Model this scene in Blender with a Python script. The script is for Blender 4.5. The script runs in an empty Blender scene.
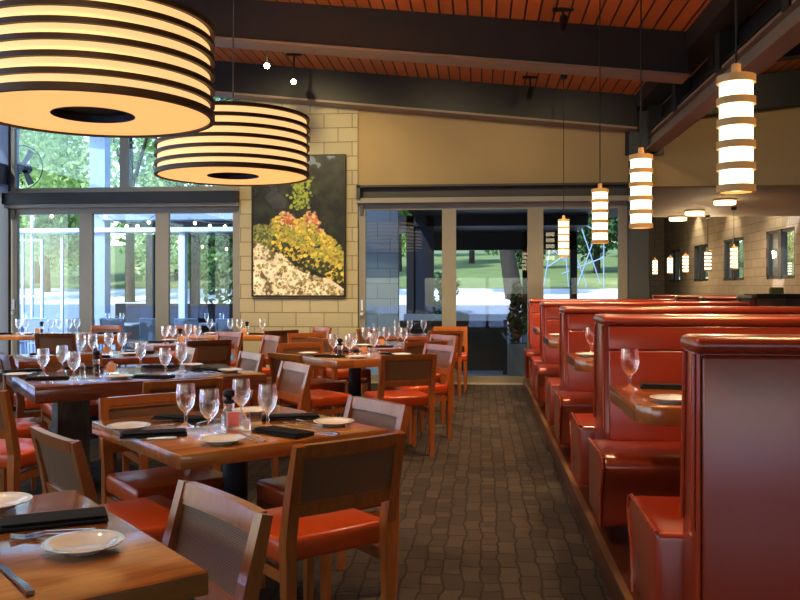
import bpy, bmesh, math, random
import numpy as np
from mathutils import Vector, Matrix, noise

random.seed(7)
RNG = np.random.default_rng(11)
COL = bpy.context.scene.collection
PI = math.pi
rad = math.radians

# ------------------------------------------------------------------ materials
def new_mat(name):
    m = bpy.data.materials.new(name); m.use_nodes = True
    nt = m.node_tree
    return m, nt, nt.nodes['Principled BSDF']

def N(nt, typ, **kw):
    n = nt.nodes.new(typ)
    for k, v in kw.items():
        if k.startswith('i_'):
            n.inputs[k[2:].replace('_', ' ')].default_value = v
        else:
            setattr(n, k, v)
    return n

def c4(c): return (c[0], c[1], c[2], 1.0)

def flat(name, c, rough=.5, metal=0.0, spec=.5, coat=0.0, coatr=.03, bump=0.0, bscale=200, var=0.0, vscale=4.0):
    m, nt, b = new_mat(name)
    b.inputs['Base Color'].default_value = c4(c)
    b.inputs['Roughness'].default_value = rough
    b.inputs['Metallic'].default_value = metal
    b.inputs['Specular IOR Level'].default_value = spec
    b.inputs['Coat Weight'].default_value = coat
    b.inputs['Coat Roughness'].default_value = coatr
    tc = N(nt, 'ShaderNodeTexCoord')
    if var > 0:
        no = N(nt, 'ShaderNodeTexNoise', i_Scale=vscale, i_Detail=5.0)
        nt.links.new(tc.outputs['Object'], no.inputs['Vector'])
        mx = N(nt, 'ShaderNodeMix', data_type='RGBA')
        mx.inputs['A'].default_value = c4([x * (1 - var) for x in c])
        mx.inputs['B'].default_value = c4([min(1, x * (1 + var)) for x in c])
        nt.links.new(no.outputs['Fac'], mx.inputs['Factor'])
        nt.links.new(mx.outputs['Result'], b.inputs['Base Color'])
    if bump > 0:
        no = N(nt, 'ShaderNodeTexNoise', i_Scale=bscale, i_Detail=3.0)
        nt.links.new(tc.outputs['Object'], no.inputs['Vector'])
        bp = N(nt, 'ShaderNodeBump', i_Strength=bump, i_Distance=.01)
        nt.links.new(no.outputs['Fac'], bp.inputs['Height'])
        nt.links.new(bp.outputs['Normal'], b.inputs['Normal'])
    return m

def wood(name, c1, c2, rough=.3, scale=(1.5, 18, 18), coat=.3, strips=None, cior=1.5):
    m, nt, b = new_mat(name)
    tc = N(nt, 'ShaderNodeTexCoord')
    mp = N(nt, 'ShaderNodeMapping'); mp.inputs['Scale'].default_value = scale
    nt.links.new(tc.outputs['Object'], mp.inputs['Vector'])
    no = N(nt, 'ShaderNodeTexNoise', i_Scale=2.0, i_Detail=6.0, i_Roughness=.6, i_Distortion=.6)
    nt.links.new(mp.outputs['Vector'], no.inputs['Vector'])
    cr = N(nt, 'ShaderNodeValToRGB')
    cr.color_ramp.elements[0].position = .3; cr.color_ramp.elements[0].color = c4(c1)
    cr.color_ramp.elements[1].position = .72; cr.color_ramp.elements[1].color = c4(c2)
    nt.links.new(no.outputs['Fac'], cr.inputs['Fac'])
    out = cr.outputs['Color']
    if strips:
        bt = N(nt, 'ShaderNodeTexBrick', offset=.37, i_Scale=1.0, i_Mortar_Size=.0008)
        bt.inputs['Brick Width'].default_value = strips[0]
        bt.inputs['Row Height'].default_value = strips[1]
        bt.inputs['Color1'].default_value = (.62, .58, .55, 1)
        bt.inputs['Color2'].default_value = (1.1, 1.06, 1.0, 1)
        bt.inputs['Mortar'].default_value = (.6, .5, .45, 1)
        nt.links.new(tc.outputs['Object'], bt.inputs['Vector'])
        mx = N(nt, 'ShaderNodeMix', data_type='RGBA', blend_type='MULTIPLY')
        mx.inputs['Factor'].default_value = .8
        nt.links.new(out, mx.inputs['A']); nt.links.new(bt.outputs['Color'], mx.inputs['B'])
        out = mx.outputs['Result']
    nt.links.new(out, b.inputs['Base Color'])
    b.inputs['Roughness'].default_value = rough
    b.inputs['Coat Weight'].default_value = coat
    b.inputs['Coat Roughness'].default_value = .12
    b.inputs['Coat IOR'].default_value = cior
    return m

def emit(name, c, s):
    m, nt, b = new_mat(name)
    b.inputs['Base Color'].default_value = c4(c)
    b.inputs['Roughness'].default_value = .5
    b.inputs['Emission Color'].default_value = c4(c)
    b.inputs['Emission Strength'].default_value = s
    return m

def blocks(name, c1, c2, mortar, axis='x', bw=.4064, bh=.2032, msize=.006, rough=.8):
    m, nt, b = new_mat(name)
    tc = N(nt, 'ShaderNodeTexCoord')
    sx = N(nt, 'ShaderNodeSeparateXYZ'); cx = N(nt, 'ShaderNodeCombineXYZ')
    nt.links.new(tc.outputs['Object'], sx.inputs[0])
    nt.links.new(sx.outputs['X' if axis == 'x' else 'Y'], cx.inputs['X'])
    nt.links.new(sx.outputs['Z'], cx.inputs['Y'])
    bt = N(nt, 'ShaderNodeTexBrick', offset=.5, i_Scale=1.0, i_Mortar_Size=msize, i_Mortar_Smooth=.3)
    bt.inputs['Brick Width'].default_value = bw
    bt.inputs['Row Height'].default_value = bh
    bt.inputs['Color1'].default_value = c4(c1); bt.inputs['Color2'].default_value = c4(c2)
    bt.inputs['Mortar'].default_value = c4(mortar)
    nt.links.new(cx.outputs[0], bt.inputs['Vector'])
    no = N(nt, 'ShaderNodeTexNoise', i_Scale=60.0, i_Detail=4.0)
    nt.links.new(tc.outputs['Object'], no.inputs['Vector'])
    mx = N(nt, 'ShaderNodeMix', data_type='RGBA', blend_type='MULTIPLY'); mx.inputs['Factor'].default_value = .35
    nt.links.new(bt.outputs['Color'], mx.inputs['A']); nt.links.new(no.outputs['Color'], mx.inputs['B'])
    nt.links.new(bt.outputs['Color'], b.inputs['Base Color'])
    b.inputs['Roughness'].default_value = rough
    b.inputs['Specular IOR Level'].default_value = .2
    bp = N(nt, 'ShaderNodeBump', i_Strength=.6, i_Distance=.006); bp.invert = True
    nt.links.new(bt.outputs['Fac'], bp.inputs['Height'])
    nt.links.new(bp.outputs['Normal'], b.inputs['Normal'])
    return m

def planks(name, c1, c2, gap, w):
    m, nt, b = new_mat(name)
    tc = N(nt, 'ShaderNodeTexCoord'); sx = N(nt, 'ShaderNodeSeparateXYZ')
    nt.links.new(tc.outputs['Object'], sx.inputs[0])
    dv = N(nt, 'ShaderNodeMath', operation='DIVIDE'); dv.inputs[1].default_value = w
    nt.links.new(sx.outputs['X'], dv.inputs[0])
    fl = N(nt, 'ShaderNodeMath', operation='FLOOR'); nt.links.new(dv.outputs[0], fl.inputs[0])
    fr = N(nt, 'ShaderNodeMath', operation='FRACT'); nt.links.new(dv.outputs[0], fr.inputs[0])
    wn = N(nt, 'ShaderNodeTexWhiteNoise', noise_dimensions='1D'); nt.links.new(fl.outputs[0], wn.inputs['W'])
    mp = N(nt, 'ShaderNodeMapping'); mp.inputs['Scale'].default_value = (25, 1.2, 25)
    nt.links.new(tc.outputs['Object'], mp.inputs['Vector'])
    no = N(nt, 'ShaderNodeTexNoise', i_Scale=2.0, i_Detail=5.0)
    nt.links.new(mp.outputs['Vector'], no.inputs['Vector'])
    ad = N(nt, 'ShaderNodeMath', operation='ADD'); nt.links.new(wn.outputs['Value'], ad.inputs[0]); nt.links.new(no.outputs['Fac'], ad.inputs[1])
    hf = N(nt, 'ShaderNodeMath', operation='MULTIPLY'); hf.inputs[1].default_value = .5; nt.links.new(ad.outputs[0], hf.inputs[0])
    mx = N(nt, 'ShaderNodeMix', data_type='RGBA'); mx.inputs['A'].default_value = c4(c1); mx.inputs['B'].default_value = c4(c2)
    nt.links.new(hf.outputs[0], mx.inputs['Factor'])
    lt = N(nt, 'ShaderNodeMath', operation='LESS_THAN'); lt.inputs[1].default_value = .13; nt.links.new(fr.outputs[0], lt.inputs[0])
    m2 = N(nt, 'ShaderNodeMix', data_type='RGBA'); m2.inputs['B'].default_value = c4(gap)
    nt.links.new(lt.outputs[0], m2.inputs['Factor']); nt.links.new(mx.outputs['Result'], m2.inputs['A'])
    nt.links.new(m2.outputs['Result'], b.inputs['Base Color'])
    b.inputs['Roughness'].default_value = .45
    return m

def carpet(name):
    m, nt, b = new_mat(name)
    tc = N(nt, 'ShaderNodeTexCoord')
    n1 = N(nt, 'ShaderNodeTexNoise', i_Scale=5.0, i_Detail=2.0)
    nt.links.new(tc.outputs['Object'], n1.inputs['Vector'])
    sb = N(nt, 'ShaderNodeVectorMath', operation='SUBTRACT'); sb.inputs[1].default_value = (.5, .5, .5)
    nt.links.new(n1.outputs['Color'], sb.inputs[0])
    sc = N(nt, 'ShaderNodeVectorMath', operation='SCALE'); sc.inputs['Scale'].default_value = .065
    nt.links.new(sb.outputs[0], sc.inputs[0])
    ad = N(nt, 'ShaderNodeVectorMath', operation='ADD')
    nt.links.new(tc.outputs['Object'], ad.inputs[0]); nt.links.new(sc.outputs[0], ad.inputs[1])
    mp = N(nt, 'ShaderNodeMapping'); mp.inputs['Rotation'].default_value = (0, 0, PI / 2)
    nt.links.new(ad.outputs[0], mp.inputs['Vector'])
    bt = N(nt, 'ShaderNodeTexBrick', offset=.43, offset_frequency=2, squash=.55, squash_frequency=3, i_Scale=1.0, i_Mortar_Size=.007, i_Mortar_Smooth=.5)
    bt.inputs['Brick Width'].default_value = .21; bt.inputs['Row Height'].default_value = .092
    bt.inputs['Color1'].default_value = (.056, .045, .040, 1); bt.inputs['Color2'].default_value = (.080, .064, .054, 1)
    bt.inputs['Mortar'].default_value = (.036, .029, .026, 1)
    nt.links.new(mp.outputs[0], bt.inputs['Vector'])
    fz = N(nt, 'ShaderNodeTexNoise', i_Scale=160.0, i_Detail=3.0)
    nt.links.new(tc.outputs['Object'], fz.inputs['Vector'])
    mx = N(nt, 'ShaderNodeMix', data_type='RGBA', blend_type='OVERLAY'); mx.inputs['Factor'].default_value = .55
    nt.links.new(bt.outputs['Color'], mx.inputs['A']); nt.links.new(fz.outputs['Fac'], mx.inputs['B'])
    nt.links.new(mx.outputs['Result'], b.inputs['Base Color'])
    b.inputs['Roughness'].default_value = .95; b.inputs['Specular IOR Level'].default_value = .1
    bp = N(nt, 'ShaderNodeBump', i_Strength=.5, i_Distance=.004)
    nt.links.new(fz.outputs['Fac'], bp.inputs['Height']); nt.links.new(bp.outputs['Normal'], b.inputs['Normal'])
    return m

def pane_mat(name, refl=1.0, tint=(.85, .93, 1.0)):  # blue cast of the daylight outside is put into the glass tint
    m, nt, b = new_mat(name); nt.nodes.remove(b)
    tr = N(nt, 'ShaderNodeBsdfTransparent'); tr.inputs['Color'].default_value = c4(tint)
    gl = N(nt, 'ShaderNodeBsdfGlossy', i_Roughness=.0); gl.inputs['Color'].default_value = (1, 1, 1, 1)
    fr = N(nt, 'ShaderNodeFresnel', i_IOR=1.5)
    ge = N(nt, 'ShaderNodeNewGeometry'); io = N(nt, 'ShaderNodeMath', operation='MULTIPLY_ADD')
    io.inputs[1].default_value = -.8333; io.inputs[2].default_value = 1.5      # same reflectance from either face
    nt.links.new(ge.outputs['Backfacing'], io.inputs[0]); nt.links.new(io.outputs[0], fr.inputs['IOR'])
    mu = N(nt, 'ShaderNodeMath', operation='MULTIPLY'); mu.inputs[1].default_value = refl * 1.8
    nt.links.new(fr.outputs[0], mu.inputs[0])
    mx = N(nt, 'ShaderNodeMixShader')
    nt.links.new(mu.outputs[0], mx.inputs[0]); nt.links.new(tr.outputs[0], mx.inputs[1]); nt.links.new(gl.outputs[0], mx.inputs[2])
    nt.links.new(mx.outputs[0], nt.nodes['Material Output'].inputs['Surface'])
    return m

def goblet_mat(name, f=.38):
    m, nt, b = new_mat(name); nt.nodes.remove(b)
    tr = N(nt, 'ShaderNodeBsdfTransparent'); tr.inputs['Color'].default_value = (.97, .97, .97, 1)
    gl = N(nt, 'ShaderNodeBsdfGlass', i_Roughness=.0, i_IOR=1.45)
    mx = N(nt, 'ShaderNodeMixShader'); mx.inputs[0].default_value = f
    nt.links.new(tr.outputs[0], mx.inputs[1]); nt.links.new(gl.outputs[0], mx.inputs[2])
    go = N(nt, 'ShaderNodeBsdfGlossy', i_Roughness=.04); go.inputs['Color'].default_value = (1, 1, 1, 1)
    fr = N(nt, 'ShaderNodeFresnel', i_IOR=1.55)
    mu = N(nt, 'ShaderNodeMath', operation='MULTIPLY'); mu.inputs[1].default_value = .55
    nt.links.new(fr.outputs[0], mu.inputs[0]); nt.links.new(mu.outputs[0], go.inputs['Color'])
    m2 = N(nt, 'ShaderNodeAddShader')
    nt.links.new(mx.outputs[0], m2.inputs[0]); nt.links.new(go.outputs[0], m2.inputs[1])
    nt.links.new(m2.outputs[0], nt.nodes['Material Output'].inputs['Surface'])
    return m

def cane_mat(name):
    m, nt, b = new_mat(name)
    tc = N(nt, 'ShaderNodeTexCoord')
    mp = N(nt, 'ShaderNodeMapping'); mp.inputs['Scale'].default_value = (1, 1, 1)
    nt.links.new(tc.outputs['Object'], mp.inputs['Vector'])
    ws = []
    for d in ('X', 'Z'):
        w = N(nt, 'ShaderNodeTexWave', wave_type='BANDS', bands_direction=d, i_Scale=55.0, i_Distortion=.3)
        nt.links.new(mp.outputs[0], w.inputs['Vector']); ws.append(w)
    mxm = N(nt, 'ShaderNodeMath', operation='MAXIMUM')
    nt.links.new(ws[0].outputs['Fac'], mxm.inputs[0]); nt.links.new(ws[1].outputs['Fac'], mxm.inputs[1])
    cr = N(nt, 'ShaderNodeValToRGB')
    cr.color_ramp.elements[0].color = (.07, .03, .014, 1); cr.color_ramp.elements[0].position = .35
    cr.color_ramp.elements[1].color = (.34, .17, .085, 1); cr.color_ramp.elements[1].position = .95
    nt.links.new(mxm.outputs[0], cr.inputs['Fac']); nt.links.new(cr.outputs['Color'], b.inputs['Base Color'])
    b.inputs['Roughness'].default_value = .45
    al = N(nt, 'ShaderNodeMapRange'); al.inputs['From Min'].default_value = .25; al.inputs['From Max'].default_value = .5
    al.inputs['To Min'].default_value = .35
    nt.links.new(mxm.outputs[0], al.inputs['Value']); nt.links.new(al.outputs[0], b.inputs['Alpha'])
    return m

def leaf_mat(name, c1, c2, trans=.35):
    m, nt, b = new_mat(name)
    g = N(nt, 'ShaderNodeNewGeometry')
    mx = N(nt, 'ShaderNodeMix', data_type='RGBA'); mx.inputs['A'].default_value = c4(c1); mx.inputs['B'].default_value = c4(c2)
    nt.links.new(g.outputs['Random Per Island'], mx.inputs['Factor'])
    nt.links.new(mx.outputs['Result'], b.inputs['Base Color'])
    b.inputs['Roughness'].default_value = .5
    tl = N(nt, 'ShaderNodeBsdfTranslucent'); nt.links.new(mx.outputs['Result'], tl.inputs['Color'])
    ms = N(nt, 'ShaderNodeMixShader'); ms.inputs[0].default_value = trans
    nt.links.new(b.outputs[0], ms.inputs[1]); nt.links.new(tl.outputs[0], ms.inputs[2])
    nt.links.new(ms.outputs[0], nt.nodes['Material Output'].inputs['Surface'])
    return m

def attr_mat(name, rough=.5):
    m, nt, b = new_mat(name)
    a = N(nt, 'ShaderNodeAttribute', attribute_name='paint')
    nt.links.new(a.outputs['Color'], b.inputs['Base Color'])
    b.inputs['Roughness'].default_value = rough
    return m

M = dict(
    carpet=carpet('carpet_brick_weave'),
    tan=flat('tan_plaster', (.40, .30, .155), .85, spec=.2, bump=.1, bscale=120, var=.05),
    block=blocks('tan_block', (.50, .445, .29), (.44, .39, .25), (.22, .19, .12)),
    blockgrey=blocks('warm_grey_block', (.42, .36, .28), (.36, .31, .245), (.2, .17, .13), axis='y'),
    blockgreyx=blocks('warm_grey_block_far', (.40, .35, .29), (.35, .305, .25), (.2, .17, .14), axis='x'),
    blockblue=blocks('skylit_block', (.78, .86, .98), (.72, .80, .92), (.42, .48, .58), axis='x', bh=.24),  # skylight on the patio wall put into the brighter colour
    roof=planks('orange_plank', (.42, .135, .03), (.60, .21, .05), (.02, .008, .004), .145),
    soffit=flat('soffit_grey', (.34, .30, .24), .7, var=.08),
    beam=flat('charcoal_beam', (.020, .021, .019), .5, var=.2, vscale=2),
    flange=flat('lit_flange', (.24, .185, .13), .5),  # light on the beam undersides put into the brighter brown
    black=flat('black_metal', (.012, .012, .013), .4),
    pole=flat('blue_black_enamel', (.012, .016, .03), .25),
    doorframe=flat('grey_beige_aluminium', (.29, .27, .215), .45, metal=.15, var=.06),
    column=flat('grey_column', (.075, .085, .09), .5),
    header=flat('dark_header', (.055, .05, .045), .45),
    pane=pane_mat('window_pane', .62),
    chair=wood('chair_wood', (.34, .10, .02), (.47, .15, .032), .28, (16, 16, 3), .6, cior=1.6),
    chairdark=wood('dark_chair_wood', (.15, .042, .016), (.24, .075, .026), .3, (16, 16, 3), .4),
    cane=cane_mat('woven_cane'),
    vinyl=flat('orange_red_vinyl', (.56, .078, .010), .30, spec=.6, coat=.4, coatr=.15, bump=.08, bscale=300, var=.06),
    booth=flat('red_booth_vinyl', (.33, .034, .006), .34, spec=.7, coat=1.0, coatr=.22, bump=.06, bscale=7, var=.08),
    boothpipe=flat('booth_piping', (.42, .06, .02), .22, coat=.4),
    honey=wood('honey_table_wood', (.46, .165, .030), (.66, .275, .06), .24, (2, 14, 14), .9, strips=(.8, .078), cior=1.75),
    cherry=wood('cherry_table_wood', (.24, .068, .026), (.38, .125, .045), .22, (2, 14, 14), 1.0, strips=(.9, .1), cior=1.85),
    boothtop=wood('booth_table_wood', (.30, .10, .028), (.42, .15, .045), .22, (2, 14, 14), .9, cior=1.7),
    oldwood=wood('grey_post_wood', (.085, .07, .055), (.19, .16, .12), .6, (12, 12, 2), .0),
    plinth=flat('booth_plinth', (.012, .016, .03), .5),
    platform=wood('platform_wood', (.10, .028, .014), (.17, .05, .025), .28, (10, 1.5, 10), .4),
    strip=flat('brass_edge', (.45, .27, .14), .3, metal=.6),
    china=flat('white_china', (.90, .90, .90), .12, coat=.5),
    napkin=flat('black_cloth', (.008, .007, .009), .8, bump=.5, bscale=400),
    steel=flat('polished_steel', (.72, .70, .68), .16, metal=1.0),
    goblet=goblet_mat('clear_goblet_glass'),
    water=goblet_mat('clear_water', .35),
    shade=emit('lit_cream_shade', (1.0, .66, .29), .62),
    shadebot=emit('lit_cream_disc', (1.0, .58, .20), .60),
    ring=flat('bronze_band', (.075, .040, .012), .45),
    tube=emit('lit_white_tube', (1.0, .80, .48), 3.2),
    tubefar=emit('lit_white_tube_far', (1.0, .84, .60), 2.6),
    tubering=emit('glowing_tan_ring', (.46, .28, .10), .16),  # slight emission stands for tube light on the rings
    flatlamp=emit('lit_flat_lamp', (1.0, .70, .34), 2.6),
    spot=emit('spot_lens', (1.0, .92, .72), 30),
    bulb=emit('warm_bulb', (1.0, .72, .36), 9),
    frame=flat('dark_picture_frame', (.02, .016, .012), .5),
    paint=attr_mat('canvas_paint'),
    bluesteel=flat('pale_blue_steel', (.32, .42, .60), .45),
    whitesteel=flat('white_blue_steel', (.62, .72, .86), .4),
    bluemetal=flat('blue_chair_metal', (.30, .37, .46), .4, metal=.2),
    patio=flat('patio_concrete', (.22, .23, .25), .8, var=.15),
    bounceground=flat('blue_bounce_ground', (.46, .48, .72), .7, var=.08),  # unseen ground, coloured blue to turn the booth reflections purple
    dark=flat('dark_stained_timber', (.018, .016, .018), .5),
    grass=flat('sunlit_lawn', (.17, .205, .06), .9, var=.3, vscale=1.2),
    road=flat('pale_road', (.62, .62, .60), .9, var=.05),
    bark=flat('bark', (.05, .037, .026), .9, var=.3, vscale=8),
    leafa=leaf_mat('leaf_overexposed', (.26, .42, .10), (.66, .76, .36), .45),  # overexposed daylight on the foliage put into the leaf colour
    leafb=leaf_mat('leaf_mid', (.08, .22, .04), (.30, .46, .13)),
    leafc=leaf_mat('leaf_dark', (.02, .07, .02), (.08, .17, .05), .2),
    deepblue=flat('deep_blue_jamb', (.07, .11, .20), .5),
    planter=flat('grey_planter', (.17, .18, .19), .6),
    whitepot=flat('white_pot', (.7, .7, .72), .5),
    green=flat('olive_box', (.17, .16, .04), .5),
    counter=flat('black_counter', (.02, .017, .015), .15, coat=.4),
    pink=flat('pink_paper', (.78, .22, .24), .7), blue=flat('blue_paper', (.20, .38, .62), .7), white=flat('white_paper', (.8, .78, .72), .7),
    peach=flat('peach_paper', (.8, .38, .16), .7),
)

# ------------------------------------------------------------------ mesh builder
class MB:
    def __init__(self): self.bm = bmesh.new()
    def _add(self, tmp):
        me = bpy.data.meshes.new('tmp'); tmp.to_mesh(me); tmp.free()
        self.bm.from_mesh(me); bpy.data.meshes.remove(me)
    def box(self, c, s, rz=0, bevel=0, seg=2, rx=0, ry=0):
        t = bmesh.new(); bmesh.ops.create_cube(t, size=1)
        bmesh.ops.scale(t, vec=s, verts=t.verts)
        if bevel: bmesh.ops.bevel(t, geom=t.edges[:], offset=bevel, segments=seg, profile=.5, affect='EDGES')
        mt = Matrix.Translation(c) @ Matrix.Rotation(rz, 4, 'Z') @ Matrix.Rotation(ry, 4, 'Y') @ Matrix.Rotation(rx, 4, 'X')
        bmesh.ops.transform(t, matrix=mt, verts=t.verts); self._add(t); return self
    def b2(self, x0, x1, y0, y1, z0, z1, bevel=0, seg=2):
        return self.box(((x0+x1)/2, (y0+y1)/2, (z0+z1)/2), (abs(x1-x0), abs(y1-y0), abs(z1-z0)), bevel=bevel, seg=seg)
    def lathe(self, prof, c=(0, 0, 0), n=24, closed=False):
        t = bmesh.new(); rings = []
        for r, z in prof:
            if r < 1e-5: rings.append([t.verts.new((c[0], c[1], c[2]+z))])
            else: rings.append([t.verts.new((c[0]+r*math.cos(2*PI*i/n), c[1]+r*math.sin(2*PI*i/n), c[2]+z)) for i in range(n)])
        rr = rings + ([rings[0]] if closed else [])
        for a, b in zip(rr, rr[1:]):
            for i in range(n):
                j = (i+1) % n
                if len(a) == 1 and len(b) == 1: continue
                if len(a) == 1: t.faces.new((a[0], b[i], b[j]))
                elif len(b) == 1: t.faces.new((a[i], a[j], b[0]))
                else: t.faces.new((a[i], a[j], b[j], b[i]))
        bmesh.ops.recalc_face_normals(t, faces=t.faces[:]); self._add(t); return self
    def tube(self, pts, r, n=8, r1=None):
        t = bmesh.new(); pts = [Vector(p) for p in pts]; rings = []
        for k, p in enumerate(pts):
            d = (pts[min(k+1, len(pts)-1)] - pts[max(k-1, 0)]).normalized()
            u = d.orthogonal().normalized() if k == 0 else (pu - d*pu.dot(d)).normalized()
            pu = u; v = d.cross(u)
            rk = r if r1 is None else r + (r1-r)*k/(len(pts)-1)
            rings.append([t.verts.new(p + (u*math.cos(2*PI*i/n) + v*math.sin(2*PI*i/n))*rk) for i in range(n)])
        for a, b in zip(rings, rings[1:]):
            for i in range(n): t.faces.new((a[i], a[(i+1) % n], b[(i+1) % n], b[i]))
        t.faces.new(rings[0][::-1]); t.faces.new(rings[-1])
        bmesh.ops.recalc_face_normals(t, faces=t.faces[:]); self._add(t); return self
    def prism(self, poly, lo, hi, axis='x', bevel=0, seg=2):
        """polygon extruded along an axis; poly is in the other two coordinates, in order"""
        t = bmesh.new()
        def mk(a, b, h): return {'x': (h, a, b), 'y': (a, h, b), 'z': (a, b, h)}[axis]
        v0 = [t.verts.new(mk(a, b, lo)) for a, b in poly]; v1 = [t.verts.new(mk(a, b, hi)) for a, b in poly]
        t.faces.new(v0); t.faces.new(v1[::-1])
        for i in range(len(poly)):
            j = (i+1) % len(poly); t.faces.new((v0[i], v1[i], v1[j], v0[j]))
        bmesh.ops.recalc_face_normals(t, faces=t.faces[:])
        if bevel: bmesh.ops.bevel(t, geom=t.edges[:], offset=bevel, segments=seg, profile=.5, affect='EDGES')
        self._add(t); return self
    def bar(self, path, w, d):
        """rectangular section (w along x, d along the path normal in yz) swept along points (x,y,z)"""
        t = bmesh.new(); rings = []
        P = [Vector(p) for p in path]
        for k, p in enumerate(P):
            dr = (P[min(k+1, len(P)-1)] - P[max(k-1, 0)]).normalized()
            nx = Vector((1, 0, 0)); nn = dr.cross(nx).normalized()
            ww = w[k] if isinstance(w, (list, tuple)) else w; dd = d[k] if isinstance(d, (list, tuple)) else d
            rings.append([t.verts.new(p + nx*a*ww/2 + nn*b*dd/2) for a, b in ((-1, -1), (1, -1), (1, 1), (-1, 1))])
        for a, b in zip(rings, rings[1:]):
            for i in range(4): t.faces.new((a[i], a[(i+1) % 4], b[(i+1) % 4], b[i]))
        t.faces.new(rings[0][::-1]); t.faces.new(rings[-1])
        bmesh.ops.recalc_face_normals(t, faces=t.faces[:]); self._add(t); return self
    def build(self, name, mat, parent=None, smooth=False, loc=None, angle=40):
        me = bpy.data.meshes.new(name); self.bm.to_mesh(me); self.bm.free()
        me.materials.append(mat)
        if smooth:
            me.polygons.foreach_set('use_smooth', [True]*len(me.polygons))
            try: me.set_sharp_from_angle(angle=rad(angle))
            except Exception: pass
        o = bpy.data.objects.new(name, me); COL.objects.link(o)
        if parent: o.parent = parent
        if loc: o.location = loc
        return o

def tag(o, label, cat, group=None, kind=None):
    o['label'] = label; o['category'] = cat
    if group: o['group'] = group
    if kind: o['kind'] = kind
    return o

def thing(name, label, cat, loc=(0, 0, 0), rz=0, group=None):
    o = bpy.data.objects.new(name, None); COL.objects.link(o)
    o.empty_display_size = .1
    o.location = loc; o.rotation_euler = (0, 0, rz)
    return tag(o, label, cat, group)

def struct(o):
    o['kind'] = 'structure'; return o

def kids(o): return [c for c in bpy.data.objects if c.parent == o]

KIDS = {}
def dup(src, loc, rz, label, group=None, scale=None):
    def cp(o, par):
        c = o.copy(); COL.objects.link(c)
        if par: c.parent = par
        if o.name not in KIDS: KIDS[o.name] = kids(o)
        for k in KIDS[o.name]: cp(k, c)
        return c
    r = cp(src, None)
    r.location = loc; r.rotation_euler = (0, 0, rz); r['label'] = label
    if group: r['group'] = group
    if scale: r.scale = scale
    return r

class Proto:
    """first call moves the built thing itself, later calls copy it"""
    def __init__(self, src): self.src = src; self.used = False
    def put(self, loc, rz, label, group=None):
        if not self.used:
            self.used = True; o = self.src
            o.location = loc; o.rotation_euler = (0, 0, rz); o['label'] = label
            if group: o['group'] = group
            return o
        return dup(self.src, loc, rz, label, group)

ORD = ['first', 'second', 'third', 'fourth', 'fifth', 'sixth', 'seventh', 'eighth', 'ninth', 'tenth', 'eleventh', 'twelfth', 'thirteenth', 'fourteenth', 'fifteenth', 'sixteenth', 'seventeenth', 'eighteenth', 'nineteenth', 'twentieth']
def across(x, y):   # order along the picture, left to right
    return math.atan2(x, y)

# ------------------------------------------------------------------ camera
cam = bpy.data.cameras.new('camera'); camo = bpy.data.objects.new('camera', cam); COL.objects.link(camo)
YAW = math.atan(81/850)
camo.location = (0, 0, 1.37); camo.rotation_euler = (PI/2, 0, YAW)
cam.sensor_width = 36; cam.lens = 36*850/800
cam.shift_y = -12/800
cam.clip_start = .05; cam.clip_end = 300
bpy.context.scene.camera = camo

# ------------------------------------------------------------------ setting
YB = 12.0                       # the glazed end wall
SL = -.105                      # fall of the main roof towards the valley
def zb(x): return 3.73 + SL*x   # underside of the roof beams
def roofz(x): return zb(x) + .47

struct(MB().b2(-7.0, 6.6, -3.5, YB, -.1, 0).build('floor', M['carpet']))
struct(MB().prism([(2.2, YB), (6.6, YB), (6.6, 30), (5.0, 30)], -.1, 0, 'z').build('floor', M['carpet']))
# main roof boards
struct(MB().prism([(-8, roofz(-8)), (2.1, roofz(2.1)), (2.1, roofz(2.1)+.15), (-8, roofz(-8)+.15)], -4, YB+.2, 'y').build('ceiling', M['roof']))
RS = .10
def zr(x): return 3.67 + RS*(x-2.7)
struct(MB().prism([(2.1, zr(2.1)+.47), (6.6, zr(6.6)+.47), (6.6, zr(6.6)+.62), (2.1, zr(2.1)+.62)], -4, YB+.2, 'y').build('ceiling', M['roof']))
# roof beams
def roof_beam(y0, y1, x0=-8, x1=2.1):
    b = MB().prism([(x0, zb(x0)+.03), (x1, zb(x1)+.03), (x1, zb(x1)+.47), (x0, zb(x0)+.47)], y0, y1, 'y').build('trim_1', M['beam'])
    struct(b)
    f = MB().prism([(x0, zb(x0)), (x1, zb(x1)), (x1, zb(x1)+.03), (x0, zb(x0)+.03)], y0-.06, y1+.06, 'y').build('flange', M['flange'], b)
for y in (1.9, 5.4, 8.9): roof_beam(y, y+.2)
roof_beam(YB-.25, YB-.05)
for y in (5.4, 8.9, YB-.25):
    struct(MB().prism([(2.35, zr(2.35)), (6.4, zr(6.4)), (6.4, zr(6.4)+.45), (2.35, zr(2.35)+.45)], y, y+.2, 'y').build('trim_2', M['beam']))
# valley girder with its lower channel and posts
g = struct(MB().b2(2.08, 2.36, -3, YB-.02, 3.78, 4.14).build('trim_3', M['beam']))
ch = MB().b2(2.22, 2.42, -3, YB-.02, 3.24, 3.27).b2(2.3, 2.34, -3, YB-.02, 3.27, 3.42).b2(2.24, 2.42, -3, YB-.02, 3.42, 3.45).build('lower_channel', M['flange'], g)
MB().b2(2.27, 2.3, -3, YB-.02, 3.5, 3.52).build('thin_rail', M['beam'], g)
for y in (1.0, 2.8, 4.6, 6.4, 8.2, 10.0, 11.5):
    MB().b2(2.22, 2.38, y, y+.16, 3.42, 3.85).build('post', M['beam'], g)
MB().b2(2.40, 2.43, -3, YB-.02, 3.45, 3.8).build('void_sheet', M['black'], g)  # black sheet stands for the dark void behind the posts

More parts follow.
